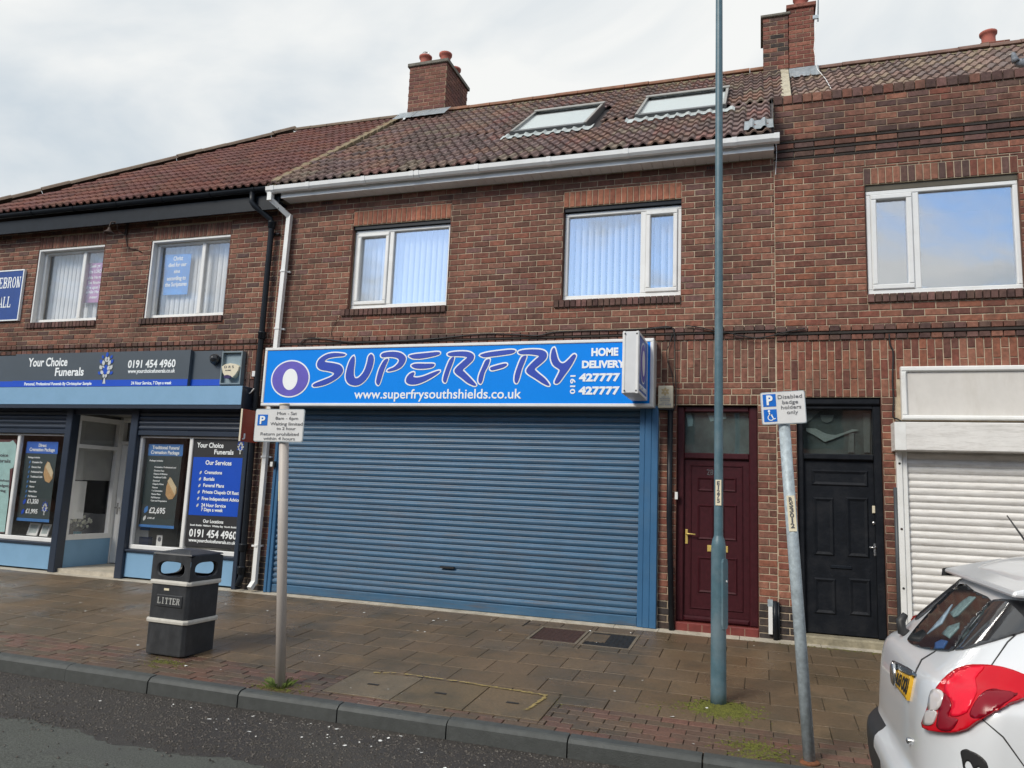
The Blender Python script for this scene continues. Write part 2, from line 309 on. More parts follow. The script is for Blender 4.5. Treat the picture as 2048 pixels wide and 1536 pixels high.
class Brickwork:
    """collects bricks of one building; the nearest 300 become objects, the rest one mesh"""
    def __init__(s, seed): s.b = []; s.r = random.Random(seed)
    def add(s, x0, x1, z0, z1, y, pal, depth=.05):
        if x1-x0 < .012 or z1-z0 < .012: return
        s.b.append((x0, x1, z0, z1, y+s.r.uniform(-.0025, .002), depth, s.r.randrange(len(pal)), pal))
    def field(s, X0, X1, Z0, Z1, pal, holes=(), pitch=.2254, course=.079, y=0., joint=.0105, shift=0., low=None):
        nc = max(1, round((Z1-Z0)/course)); ch = (Z1-Z0)/nc
        for i in range(nc):
            z0 = Z0+i*ch+joint/2; z1 = Z0+(i+1)*ch-joint/2; zc = (z0+z1)/2
            x = X0-pitch+((i % 2)*.5*pitch+shift) % pitch
            while x < X1:
                segs = [(max(x+joint/2, X0), min(x+pitch-joint/2, X1), z0, z1)]
                for h in holes:
                    ns = []
                    for a, b, e, f in segs:
                        if b <= h[0] or a >= h[1] or f <= h[2] or e >= h[3]: ns.append((a, b, e, f)); continue
                        if a < h[0]: ns.append((a, h[0]-.002, e, f))
                        if b > h[1]: ns.append((h[1]+.002, b, e, f))
                        a2, b2 = max(a, h[0]), min(b, h[1])
                        if e < h[2]: ns.append((a2, b2, e, h[2]-.006))
                        if f > h[3]: ns.append((a2, b2, h[3]+.006, f))
                    segs = ns
                for a, b, e, f in segs:
                    s.add(a, b, e, f, y, low[1] if low and zc < low[0] else pal)
                x += pitch
    def soldiers(s, X0, X1, Z0, Z1, pal, w=.079, y=0., joint=.010, shift=0.):
        n = max(1, round((X1-X0)/w)); w = (X1-X0)/n
        for i in range(n): s.add(X0+i*w+joint/2, X0+(i+1)*w-joint/2, Z0+joint/2, Z1-joint/2, y, pal)
    def stackbond(s, X0, X1, Z0, Z1, pal, w=.079, l=.2254, holes=()):
        n = round((X1-X0)/w); w = (X1-X0)/n
        for i in range(n):
            a = X0+i*w+.005; b = X0+(i+1)*w-.005; z = Z1+[0, .5, .02, .48][i % 4]*l
            while z > Z0:
                lo, hi = max(z-l+.005, Z0), min(z-.005, Z1)
                if hi-lo > .02 and not any(h[0] < (a+b)/2 < h[1] and h[2] < (lo+hi)/2 < h[3] for h in holes): s.add(a, b, lo, hi, 0, pal)
                z -= l
    def emit(s, parent, sub=None, n_ind=300):
        sc = []
        for i, b in enumerate(s.b):
            k, u, v = pixsize(Vector(((b[0]+b[1])/2, b[4], (b[2]+b[3])/2)))
            a = (b[1]-b[0])*(b[3]-b[2])*k*k
            if not (-10 < u < 2058 and -10 < v < 1546): a = -1
            sc.append((a, i))
        sc.sort(reverse=True); ind = {i for a, i in sc[:n_ind] if a > 0}
        cache = {}; rest = MB()
        for i, (x0, x1, z0, z1, y, d, ci, pal) in enumerate(s.b):
            w, h = x1-x0, z1-z0
            if i in ind:
                key = (round(w/.004), round(h/.004), ci, id(pal))
                if key not in cache:
                    mb = MB(); mb.col = pal[ci]; mb.bbox(-w/2, w/2, 0, d, -h/2, h/2, .0045); cache[key] = mb.mesh('brick', BRICK)
                o = bpy.data.objects.new('brick', cache[key]); C.objects.link(o)
                o.location = ((x0+x1)/2, y, (z0+z1)/2); o.rotation_euler = (s.r.uniform(-.006, .006), s.r.uniform(-.006, .006), s.r.uniform(-.008, .008)); adopt(o, parent)
            else:
                k = s.r.uniform(.88, 1.1); rest.col = tuple(c*k for c in pal[ci]); rest.bbox(x0, x1, y, y+d, z0, z1, .0045)
        if rest.f: tag(rest.build('brickwork', BRICK, parent), kind='stuff')
def wall(name, X0, X1, Z0, Z1, y0, y1, holes, m_, parent):
    xs = sorted({X0, X1, *[h[0] for h in holes], *[h[1] for h in holes]}); xs = [x for x in xs if X0 <= x <= X1]
    mb = MB()
    for a, b in zip(xs, xs[1:]):
        xm = (a+b)/2; z = Z0
        for h in sorted([h for h in holes if h[0] < xm < h[1]], key=lambda h: h[2]):
            if h[2] > z: mb.box(a, b, y0, y1, z, h[2])
            z = max(z, h[3])
        if z < Z1: mb.box(a, b, y0, y1, z, Z1)
    return mb.build(name, m_, parent)
# ------------------------------------------------------------------ roof tiles
PITCH_R = math.atan(.779)
def tile_profile():
    w = .292; P = []
    for x, z in ((0, 0), (.045, .001), (.062, .016), (.080, .034), (.100, .040), (.120, .030), (.136, .006), (.19, .001), (.208, .016), (.226, .034), (.246, .040), (.266, .030), (.282, .006), (.292, 0)): P.append((x, z))
    return P
def tile_mesh_into(mb, M4=None):
    P = tile_profile(); L_ = .37
    f = lambda x, y, z: (M4 @ Vector((x, y, z))) if M4 else (x, y, z)
    for (xa, za), (xb, zb) in zip(P, P[1:]):
        mb.quad(f(xa, 0, za+.030), f(xb, 0, zb+.030), f(xb, L_, zb-.004), f(xa, L_, za-.004), True)
        mb.quad(f(xa, 0, za+.006), f(xb, 0, zb+.006), f(xb, 0, zb+.030), f(xa, 0, za+.030))
def tiles(parent, name, x_of_row, nrows, ye, ze, gauge, pal, seed, skip=None, n_ind=300):
    """x_of_row(row)->(x0,x1); ye,ze: eaves point"""
    r = random.Random(seed); lst = []; rot = Matrix.Rotation(PITCH_R, 4, 'X')
    for j in range(nrows):
        x0, x1 = x_of_row(j); x = x1-.292
        while x > x0-.1:
            y = ye+j*gauge*cos(PITCH_R); z = ze+j*gauge*sin(PITCH_R)
            if not (skip and skip(x+.146, y+.1)): lst.append((x, y, z, r.randrange(len(pal))))
            x -= .292
    sc = []
    for i, (x, y, z, c) in enumerate(lst):
        k, u, v = pixsize(Vector((x+.15, y+.1, z+.1))); sc.append((k if -10 < u < 2058 and v > -10 else -1, i))
    sc.sort(reverse=True); ind = {i for k, i in sc[:n_ind] if k > 0}; cache = {}; rest = MB()
    for i, (x, y, z, c) in enumerate(lst):
        jx, jz, ja = r.uniform(-.003, .003), r.uniform(0, .005), r.uniform(-.008, .008)
        if i in ind:
            if c not in cache:
                mb = MB(); mb.col = pal[c]; tile_mesh_into(mb); cache[c] = mb.mesh('roof_tile', TILE)
            o = bpy.data.objects.new('roof_tile', cache[c]); C.objects.link(o); o.rotation_euler = (PITCH_R, 0, ja); o.location = (x+jx, y, z+jz); adopt(o, parent)
        else:
            k = r.uniform(.85, 1.15); rest.col = tuple(q*k for q in pal[c]); tile_mesh_into(rest, Matrix.Translation((x+jx, y, z+jz)) @ rot)
    if rest.f: tag(rest.build('roof_tiling', TILE, parent), kind='stuff')
TP_MID = [lin(h) for h in ('75605b', '7a615a', '6b5955', '7d6a60', '655653', '82665a', '766462', '7d7064', '80605a', '6f5b59')]
TP_LEFT = [lin(h) for h in ('74504a', '6e4a45', '7a544a', '74524e', '684843', '764d44')]
TP_RIGHT = [lin(h) for h in ('75625c', '7e6760', '6c5a56', '857068', '8b7a6c', '736663')]
# ================================================================== SETTING
mb = MB(); mb.quad((-400, -400, -.62), (400, -400, -.62), (400, 400, -.62), (-400, 400, -.62)); tag(mb.build('ground', BEDM), kind='structure')
KY = -3.775                                             # kerb face
mb = MB(); ys = [KY-.001, -4.6, -5.6, -7, -9, -11, -12.8]; zs = [-.316, -.300, -.282, -.262, -.25, -.262, -.30]
for (y0, z0), (y1, z1) in zip(zip(ys, zs), zip(ys[1:], zs[1:])):
    for k in range(-6, 6): mb.quad((k*12, y1, z1), (k*12+12, y1, z1), (k*12+12, y0, z0), (k*12, y0, z0), True)
ROADM = mat('smooth_asphalt', (.078, .084, .077), .8, var=.55, scale=75, bump=.006, bscale=140, spec=.3, rvar=.12, dirt=.3, dcol=(.06, .06, .065), dscale=2)
road = tag(mb.build('road', ROADM), kind='structure')
mb = MB(); rr = random.Random(3); xs = [-14+.05*i for i in range(360)]; e0 = []
for i, x in enumerate(xs): e0.append((x, -4.74-.07*sin(x*1.3+.4)-.04*sin(x*4.1)-rr.uniform(0, .05)-.02*sin(x*11)-(.25*max(0, x+3.2))))
zr = lambda y: -.316+.0195*(KY-y) if y > -4.6 else -.300+.018*(-4.6-y)
rows = 26
for (xa, ya), (xb, yb) in zip(e0, e0[1:]):
    for j in range(rows):
        def P(x, ye, t):
            y = KY-.001+(ye-KY)*t; return (x, y, zr(y)+.004*(1-t**12)+.001)
        mb.quad(P(xa, ya, (j+1)/rows), P(xb, yb, (j+1)/rows), P(xb, yb, j/rows), P(xa, ya, j/rows), True)
strip = mb.build('coarse_road_edge', ASPH); tag(strip, kind='structure')
# loose chippings that stand proud of the worn surface dressing
mb = MB(); rr = random.Random(9)
for i in range(22000):
    x = rr.uniform(-7.5, 0.2); y = rr.uniform(-5.6, KY-.01)
    e_ = y-(-4.74-.25*max(0, x+3.2))
    if e_ < 0 and rr.random() > .02+.6*math.exp(e_/.05): continue
    r_ = rr.choice((.003, .004, .005, .007, .009))*rr.uniform(.8, 1.2); z = zr(y)+.005; k = rr.choice((.6, .75, .9, 1, 1.1, 1.2)); mb.col = (.052*k, .045*k, .039*k); a = rr.uniform(0, 6.28)
    p = [(x+r_*1.3*cos(a+q), y+r_*sin(a+q), z) for q in (0, 1.7, 3.1, 4.6)]; t = [(x+r_*.6*cos(a+q+.3), y+r_*.6*sin(a+q+.3), z+r_*.75) for q in (0, 1.7, 3.1, 4.6)]
    mb.poly(t)
    for q in range(4): mb.quad(p[q], p[(q+1) % 4], t[(q+1) % 4], t[q])
CHIP = mat('road_chipping', (.06, .06, .06), .5, attr=True, var=.2, scale=40, spec=.5)
tag(mb.build('chippings', CHIP, strip), kind='stuff')
# pavement: falls towards the kerb; every slab, paver and kerb stone a piece
SA = math.atan(SLOPE)
pave = MB(); pave.quad((-30, -3.66, gz(-3.66)-.010), (30, -3.66, gz(-3.66)-.010), (30, .35, gz(.35)-.010), (-30, .35, gz(.35)-.010))
pave = tag(pave.build('pavement', BEDM), kind='structure')
SLP = [lin(h) for h in ('675745', '635442', '6a5946', '615343', '6d5c48', '665541')]
PVP = [lin(h) for h in ('644c41', '684e43', '5f4c41', '645344', '6c4e43', '5c4f42', '5a4c3f')]
def slabmesh(w, d, col, t=.05, b=.0025, name='paving_slab'):
    mb = MB(); mb.col = col; x, y = w/2, d/2
    o = [(-x, -y), (x, -y), (x, y), (-x, y)]; i = [(-x+b, -y+b), (x-b, -y+b), (x-b, y-b), (-x+b, y-b)]
    mb.poly([(a, c, 0) for a, c in i])
    for k in range(4):
        k2 = (k+1) % 4
        mb.quad((*o[k], -b), (*o[k2], -b), (*i[k2], 0), (*i[k], 0)); mb.quad((*o[k], -t), (*o[k2], -t), (*o[k2], -b), (*o[k], -b))
    return mb.mesh(name, SLAB)
HOLES = [(-2.60, -2.03, -1.12, -.44), (-2.02, -1.46, -1.12, -.44), (-2.82, -2.63, -.45, -.36), (-3.62, -1.75, -3.50, -2.86), (-.66, -.34, -2.80, -2.46)]
def lay(pieces, name, parent, n_ind=300):
    sc = []
    for i, (x, y, w, d, c, dz) in enumerate(pieces):
        k, u, v = pixsize(Vector((x, y, gz(y)))); sc.append((w*d*k*k if -40 < u < 2088 and v < 1600 else -1, i))
    sc.sort(reverse=True); ind = {i for a, i in sc[:n_ind] if a > 0}; cache = {}; rest = MB()
    for i, (x, y, w, d, c, dz) in enumerate(pieces):
        key = (round(w/.006), round(d/.006), c)
        if key not in cache: cache[key] = slabmesh(w, d, c, name=name)
        if i in ind:
            o = bpy.data.objects.new(name, cache[key]); C.objects.link(o); o.rotation_euler = (SA+R.uniform(-.004, .004), R.uniform(-.004, .004), 0); o.location = (x, y, gz(y)+dz); adopt(o, parent)
        else:
            rest.col = c; b = .004; z = lambda yy: gz(yy)+dz
            rest.quad((x-w/2, y-d/2, z(y-d/2)), (x+w/2, y-d/2, z(y-d/2)), (x+w/2, y+d/2, z(y+d/2)), (x-w/2, y+d/2, z(y+d/2)))
            rest.quad((x-w/2, y-d/2, z(y-d/2)-.02), (x+w/2, y-d/2, z(y-d/2)-.02), (x+w/2, y-d/2, z(y-d/2)), (x-w/2, y-d/2, z(y-d/2)))
    if rest.f: tag(rest.build(name+'_area', SLAB, parent), kind='stuff')
sl_ = []; g_ = .373; w_ = .4135
def cut(x, y, w, d, c, dz, acc):
    x0, x1, y0, y1 = x-w/2, x+w/2, y-d/2, y+d/2
    for h in HOLES:
        if x1 > h[0] and x0 < h[1] and y1 > h[2] and y0 < h[3]:
            xs = sorted({x0, x1, *[q for q in h[:2] if x0 < q < x1]}); ys = sorted({y0, y1, *[q for q in h[2:] if y0 < q < y1]})
            for a, b in zip(xs, xs[1:]):
                for e, f in zip(ys, ys[1:]):
                    if not (h[0] <= (a+b)/2 <= h[1] and h[2] <= (e+f)/2 <= h[3]) and b-a > .03 and f-e > .03: acc.append(((a+b)/2, (e+f)/2, b-a-.003, f-e-.003, c, dz))
            return
    acc.append((x, y, w, d, c, dz))
for j in range(8):
    y1 = -.175-j*g_; y0 = max(y1-g_, -3.05)
    if y1-y0 < .05: break
    x = -13.2+(j % 2)*w_/2+.06
    while x < 3.2:
        cut(x+w_/2, (y0+y1)/2, w_-.005, y1-y0-.0045, R.choice(SLP), R.uniform(-.002, .0015), sl_); x += w_
lay(sl_, 'paving_slab', pave)
pv = []; x0_ = -9.5
for j in range(6):
    y1 = -3.053-j*.101; x = x0_+(j % 2)*.1
    while x < 2.6:
        cut(x+.1, y1-.05, .194, .095, R.choice(PVP), R.uniform(-.004, .002), pv); x += .2
lay(pv, 'paver', pave)
# concrete threshold strip at the foot of the walls
mb = MB(); x = -13.4
while x < 3.4:
    w = R.uniform(.5, .9); a = R.uniform(-.012, .012); mb.hexa([(x, -.17+a, gz(-.17)-.03), (x+w-.006, -.17+a, gz(-.17)-.03), (x+w-.006, .02, -.03), (x, .02, -.03), (x, -.17+a, gz(-.17)+.003), (x+w-.006, -.17+a, gz(-.17)+.003), (x+w-.006, .02, .006), (x, .02, .006)]); x += w
mb.build('threshold_strip', SETT, pave)
# three cast slabs in the paver strip and the inspection covers
for i in range(3):
    a = -3.61+i*.62; o = bpy.data.objects.new('paving_slab', slabmesh(.612, .63, lin(('736653', '665843', '695a46')[i]))); C.objects.link(o)
    o.rotation_euler = (SA, 0, 0); o.location = (a+.31, -3.18, gz(-3.18)+.004); adopt(o, pave)
    s_ = MB().box(a+.26, a+.36, -3.21, -3.18, gz(-3.2)+.0045, gz(-3.2)+.0085).build('lifting_slot', IRON, pave)
for nm, h, m_, lb in (('access_cover', HOLES[0], RUST, 'rusty brown square access cover in the pavement before the blue shutter'), ('access_cover', HOLES[1], IRON, 'black square access cover beside the rusty one in the pavement'), ('stopcock_cover', HOLES[2], IRON, 'tiny dark iron stopcock cover left of the two square access covers')):
    yc = (h[2]+h[3])/2; t = thing(nm, lb, 'cover', ((h[0]+h[1])/2, yc, gz(yc)), (SA, 0, 0)); w, d = (h[1]-h[0])/2-.004, (h[3]-h[2])/2-.004; e = .03 if w > .2 else .012
    f = MB()
    for q in ((-w, w, -d, -d+e), (-w, w, d-e, d), (-w, -w+e, -d+e, d-e), (w-e, w, -d+e, d-e)): f.box(*q, -.04, .002)
    f.build('rim', mat('worn_concrete_rim', (.15, .125, .095), .8, var=.3, scale=20) if w > .2 else IRON, t, False)
    p = MB().box(-w+e+.002, w-e-.002, -d+e+.002, d-e-.002, -.03, -.006)
    if w > .2:
        for i in range(9):
            for j in range(9): x, y = -w+e+.03+i*(2*w-2*e-.06)/8, -d+e+.03+j*(2*d-2*e-.06)/8; p.box(x-.012, x+.012, y-.006, y+.006, -.006, -.002)
    p.build('plate', m_, t, False)
# kerb stones
kerb = MB().box(-30, 30, KY+.03, -3.665, -.5, gz(-3.7)-.02).build('kerb', BEDM); tag(kerb, kind='structure')
km = MB(); z1 = .0; pr = [(KY, -.32), (KY-.004+.012, -.03), (KY+.03, -.008), (KY+.045, 0), (-3.662, .006), (-3.662, -.32)]
km.extr([(y-KY, z) for y, z in pr], .003, .907, False); km = km.mesh('kerb_stone', KERBM)
x = -1.466-.915*14
while x < 4:
    o = bpy.data.objects.new('kerb_stone', km); C.objects.link(o); o.location = (x+R.uniform(-.002, .002), KY+R.uniform(-.004, .004), -.186+R.uniform(-.004, .004)); o.rotation_euler = (0, R.uniform(-.003, .003), R.uniform(-.003, .003)); adopt(o, kerb); x += .915
# worn yellow line on the joint, moss, grass and litter
mb = MB(); rr = random.Random(5); P = [(-3.53, -2.93), (-3.30, -2.835), (-3.13, -2.83), (-2.65, -2.842), (-2.27, -2.878), (-1.87, -2.91), (-1.86, -3.02), (-1.91, -3.33)]
for (xa, ya), (xb, yb) in zip(P, P[1:]):
    n = int(sqrt((xb-xa)**2+(yb-ya)**2)/.014)
    for i in range(n):
        t = i/n; x, y = xa+(xb-xa)*t, ya+(yb-ya)*t
        if rr.random() < (.95 if -3.1 < xa < -1.8 else .5):
            w, h = rr.uniform(.010, .030), rr.uniform(.008, .024); x += rr.uniform(-.006, .006); y += rr.uniform(-.008, .008); z = gz(y)+.009
            mb.poly([(x+w*cos(a)*rr.uniform(.6, 1.1), y+h*sin(a)*rr.uniform(.6, 1.1), z+rr.uniform(0, .002)) for a in (0, 1, 2.1, 3.1, 4.2, 5.3)])
YEL = mat('worn_yellow_paint', (.30, .23, .09), .8, var=.35, scale=50)
mb.build('worn_yellow_line', YEL, pave)
def mossfield(regions, seed):
    rr = random.Random(seed); mb = MB()
    for x0, x1, y0, y1, n, s_ in regions:
        for i in range(n):
            x, y = rr.gauss((x0+x1)/2, (x1-x0)/3.4), rr.gauss((y0+y1)/2, (y1-y0)/3.4); r_ = s_*rr.uniform(.4, 1.2); z = gz(y)-.002; h = r_*rr.uniform(.25, .6); a0 = rr.uniform(0, 6)
            q = [(x+r_*cos(a0+k*1.257)*rr.uniform(.7, 1.2), y+r_*sin(a0+k*1.257)*rr.uniform(.7, 1.2), z) for k in range(5)]
            for k in range(5): mb.poly([q[k], q[(k+1) % 5], (x, y, z+h)], True)
    return mb
tag(mossfield([(-.70, -.28, -2.86, -2.54, 2000, .016), (-.42, -.06, -3.62, -3.30, 550, .013), (-5.55, -5.2, -3.45, -3.25, 350, .012), (-4.25, -3.8, -3.62, -3.42, 420, .012), (-1.05, -.72, -2.98, -2.62, 160, .010), (.2, 1.25, -.24, -.12, 520, .013), (-1.95, -1.78, -3.2, -2.9, 160, .010)], 4).build('moss', MOSS), kind='stuff', label='green moss growing at the lamp post base, paver joints and doorstep', cat='moss')
def grass(x, y, n, seed):
    rr = random.Random(seed); mb = MB()
    for i in range(n):
        a = rr.uniform(0, 6.28); r_ = .045+abs(rr.gauss(0, .025)); bx, by = x+r_*cos(a), y+r_*sin(a); l_ = rr.uniform(.03, .085); lean = rr.uniform(.3, 1.1); d = (cos(a)*lean, sin(a)*lean); w = .004
        z = gz(by); mb.poly([(bx-w*sin(a), by+w*cos(a), z), (bx+w*sin(a), by-w*cos(a), z), (bx+d[0]*l_*.5, by+d[1]*l_*.5, z+l_*.6), (bx+d[0]*l_, by+d[1]*l_, z+l_*.75)])
    return mb.build('grass_tuft', GRASSM)
tag(grass(-3.99, -3.53, 90, 2), 'tuft of green weeds at the foot of the pale grey waiting sign pole', 'weeds', kind='stuff')
mb = MB(); rr = random.Random(21)
for i in range(120):
    if i < 75: x, y = rr.uniform(-9, 1.6), rr.uniform(-3.6, -.3); z = gz(y)+.003
    else: x, y = rr.choice(((-4.05, -4.0), (-3.75, -4.05), (-3.3, -4.1), (-1.6, -4.05), (-5.3, -4.1), (-2.9, -4.3)))if False else (rr.gauss(-3.6, .9), rr.uniform(-4.35, -3.86)); z = zr(y)+.007
    s_ = rr.choice((.006, .008, .010, .014, .02)); a0 = rr.uniform(0, 6)
    q = [(x+s_*cos(a0+k*1.05)*rr.uniform(.5, 1.2), y+s_*.8*sin(a0+k*1.05)*rr.uniform(.5, 1.2), z+rr.uniform(0, .006)) for k in range(6)]; mb.poly(q)
tag(mb.build('litter_scraps', PAPER), 'tiny white scraps scattered over the pavement and gutter', 'litter', kind='stuff')
# ================================================================== BUILDINGS
XL, XM = -13.6, -6.98
def window(bd, x0, x1, z0, z1, mull, cas, gl, vanes=None, back=.07, sash=.055, side=None):
    """white upvc window: outer frame, glazing bar at X=mull, casement on side cas ('l','r',None)"""
    f = MB(); d = back+.07; e = .05
    for q in ((x0, x1, z0, z0+e), (x0, x1, z1-e, z1), (x0, x0+e, z0+e, z1-e), (x1-e, x1, z0+e, z1-e)): f.bbox(q[0], q[1], back, d, q[2], q[3], .008)
    f.bbox(mull-.035, mull+.035, back+.002, d, z0+e, z1-e, .008)
    f = f.build('window', UPVC, bd)
    panes = [(x0+e, mull-.035), (mull+.035, x1-e)]
    for i, (a, b) in enumerate(panes):
        ins = .004
        if cas == 'lr'[i]:
            s_ = MB(); c = sash
            for q in ((a, b, z0+e, z0+e+c), (a, b, z1-e-c, z1-e), (a, a+c, z0+e+c, z1-e-c), (b-c, b, z0+e+c, z1-e-c)): s_.bbox(q[0], q[1], back-.018, d-.01, q[2], q[3], .010)
            s_.build('casement', UPVC, f); ins = c
        MB().box(a+ins-.003, b-ins+.003, d-.03, d-.022, z0+e+ins-.003, z1-e-ins+.003).build('pane', gl, f)
    MB().box(x0-.002, x1+.002, back-.012, back+.004, z0-.022, z0+.004).build('cill', UPVC, f)
    if vanes:
        n, gap, ang = vanes; w = (x1-x0-.04)/n
        vm = None
        for k in range(n):
            xc = x0+.02+w*(k+.5)
            if vm is None:
                v = MB(); hw = w*gap; prof = [(-hw, .010), (-hw*.4, -.004), (hw*.4, -.004), (hw, .010)]
                for (xa, ya), (xb, yb) in zip(prof, prof[1:]): v.quad((xa, ya, 0), (xb, yb, 0), (xb, yb, z1-z0-.03), (xa, ya, z1-z0-.03), True)
                vm = v.mesh('blind_vane', VANE)
            o = bpy.data.objects.new('blind_vane', vm); C.objects.link(o); o.location = (xc, d+.10, z0+.015); o.rotation_euler = (0, 0, ang+R.uniform(-.06, .06)); adopt(o, f)
    return f
def reveals(bd, h, y1=.10):
    for a, b in ((h[0]-.001, h[0]+.0035), (h[1]-.0035, h[1]+.001)):
        q = MB(); q.col = RED[4]; q.box(a, b, .001, y1, h[2], h[3]); q.build('reveal', BRICK, bd)
def room(bd, x0, x1, z0, z1, m_, depth=1.6, name='room'):
    mb = MB(); y0, y1 = .26, depth
    mb.quad((x0, y1, z0), (x1, y1, z0), (x1, y1, z1), (x0, y1, z1)); mb.quad((x0, y0, z0), (x0, y1, z0), (x0, y1, z1), (x0, y0, z1)); mb.quad((x1, y1, z0), (x1, y0, z0), (x1, y0, z1), (x1, y1, z1))
    mb.quad((x0, y0, z0), (x1, y0, z0), (x1, y1, z0), (x0, y1, z0)); mb.quad((x0, y1, z1), (x1, y1, z1), (x1, y0, z1), (x0, y0, z1)); return mb.build(name, m_, bd)
def shell(bd, x0, x1, zt, name='rear_wall'):
    mb = MB(); mb.box(x0, x1, 7.0, 7.2, -.1, zt); mb.box(x0, x0+.2, .26, 7.0, -.1, zt); mb.box(x1-.2, x1, .26, 7.0, -.1, zt); return mb.build(name, MORTAR_R, bd)
SLATP = [(0, 0), (-.004, .004), (-.013, .014), (-.019, .028), (-.021, .042), (-.018, .056), (-.010, .066), (-.002, .071), (0, .0765)]
def slats(par, x0, x1, z0, z1, y, m_, pitch=.0765, name='slat'):
    n = int(round((z1-z0)/pitch)); k = (z1-z0)/n/pitch; mb = MB()
    for (ya, za), (yb, zb) in zip(SLATP, SLATP[1:]): mb.quad((x0, ya, za*k), (x1, ya, za*k), (x1, yb, zb*k), (x0, yb, zb*k), True)
    me = mb.mesh(name, m_)
    for i in range(n):
        o = bpy.data.objects.new(name, me); C.objects.link(o); o.location = (0, y+R.uniform(-.0015, .0015), z0+i*pitch*k); o.rotation_euler = (0, R.uniform(-.00025, .00025), 0); adopt(o, par)
def chimney(bd, x0, x1, y0, y1, z0, z1, pal, seed, cap=.07, m_=MORTAR_R, capm=None):
    c = MB().box(x0+.006, x1-.006, y0+.006, y1-.006, z0, z1).build('chimney', m_, bd)
    bw = Brickwork(seed); bw.field(x0, x1, z0, z1, pal, course=.078)
    bw.b = [(a, b, e, f, y0+g, .05, ci, p) for a, b, e, f, g, d, ci, p in bw.b]; bw.emit(c)
    # flank facing right
    mb = MB(); rr = random.Random(seed); n = round((z1-z0)/.078)
    for i in range(n):
        za = z0+i*(z1-z0)/n+.005; zb = z0+(i+1)*(z1-z0)/n-.005; y = y0+.054-.11*(i % 2)
        while y < y1:
            a, b = max(y, y0+.052), min(y+.214, y1)
            if b-a > .03: mb.col = rr.choice(pal); mb.box(x1-.03, x1+.001, a, b, za, zb)
            y += .2254
    tag(mb.build('flank_brickwork', BRICK, c), kind='stuff')
    if cap: MB().bbox(x0-.035, x1+.035, y0-.035, y1+.035, z1, z1+cap, .01).build('cap', capm or mat('sooty_cement', (.14, .13, .11), .9, var=.3, scale=9), c)
    return c
def pot(c, x, y, z, h, r=.11):
    o = MB().lathe((x, y, z), [(r*1.05, -.03), (r*.98, .02), (r*.92, h*.5), (r*.95, h*.8), (r*1.18, h*.86), (r*1.2, h), (r*1.0, h), (r*.85, h-.03)], 18).build('chimney_pot', POT, c); return o
# ---------------------------------------------------------------- middle building
mid = thing('chip_shop_building', 'middle brick terrace building with blue roller shutter, two skylights and white gutter', 'building', (-3.5, 0, 0))
W1 = (-5.755, -4.225, 3.985, 5.222); W2 = (-2.62, -1.095, 3.985, 5.235)
SHOP = (-6.62, -1.44, -.05, 3.39); DOORM = (-1.135, -.205, -.05, 2.625)
holes = [W1, W2, SHOP, DOORM]
wall('wall', XM, 0, -.1, 5.75, .008, .26, holes, MORTAR, mid)
bw = Brickwork(1); lint = [(h[0], h[1], h[3], h[3]+.215) for h in (W1, W2)]; sill = [(h[0]-.09, h[1], h[2]-.105, h[2]) for h in (W1, W2)]
bw.field(XM+.01, -.004, 3.585, 5.648, RED+DARKB[3:4], holes+lint+sill, shift=.06)
for h in lint: bw.soldiers(*h, [lin(q) for q in ('9a6450', '8f5b4a', 'a06a55', '946050')], w=.0755)
for h in sill: bw.soldiers(h[0], h[1], h[2], h[3], DARKB, w=.075, y=-.03)
bw.soldiers(XM+.01, -.004, 3.503, 3.578, DARKB+RED[3:5], w=.1165, y=-.035); bw.soldiers(XM+.01, -.004, 3.412, 3.482, DARKB+RED[3:6], w=.1165, y=-.018, shift=.05)
bw.stackbond(-1.40, -.004, 2.90, 3.405, RED)
bw.field(-1.40, -.004, 2.745, 2.895, RED+ORANGE[2:6], holes); bw.soldiers(-1.135, -.205, 2.63, 2.742, RED+ORANGE[2:5], w=.0755); bw.field(-1.40, -1.137, 2.63, 2.742, RED); bw.field(-.203, -.004, 2.63, 2.742, RED)
bw.field(-1.335, -1.137, .0, 2.62, RED+ORANGE[1:5], low=(.34, BLACKB)); bw.field(-.203, -.006, -.02, 2.62, RED+ORANGE[1:5], low=(.34, BLACKB))
bw.field(XM+.01, -6.62, .0, 3.40, DARKB+RED[6:9], low=(.5, BLACKB))
bw.emit(mid)
MB().box(XM, -.002, -.030, .02, 3.484, 3.502).build('band_shadow_line', mat('shadow_line_joint', (.035, .030, .027), .95, var=.3), mid)  # shadow line between the band courses, painted as a dark joint colour
shell(mid, XM, 0, 5.7)
for h in (W1, W2, DOORM): reveals(mid, h, .06)
for h in (W1, W2): room(mid, h[0]-.3, h[1]+.3, 3.7, 5.5, ROOMD)
w1 = window(mid, W1[0]+.01, W1[1]-.002, W1[2]+.02, W1[3]-.055, WX(775, 540)[0], 'l', G_UP, (17, .44, .45))
w2 = window(mid, W2[0]+.01, W2[1]-.002, W2[2]+.02, W2[3]-.06, WX(1281, 520)[0]+.02, 'r', G_UP, (17, .43, .6))
for h in (W1, W2): MB().box(h[0]+.004, h[1]-.004, .03, .2, h[3]-.052, h[3]-.004).build('head_packer', BLACKP, mid)
# air bricks
for x, z in ((WX(655, 411)[0], 5.607), (WX(1428, 338)[0], 5.60)):
    v = MB(); v.box(x-.10, x+.10, -.004, .01, z-.034, z+.034); v = v.build('air_brick', mat('air_brick_clay', (.16, .06, .045), .8), mid)
    q = MB()
    for i in range(6): q.box(x-.085+i*.03, x-.067+i*.03, -.007, -.0045, z-.022, z+.022)
    q.build('vent_slot', RUBBER, v)
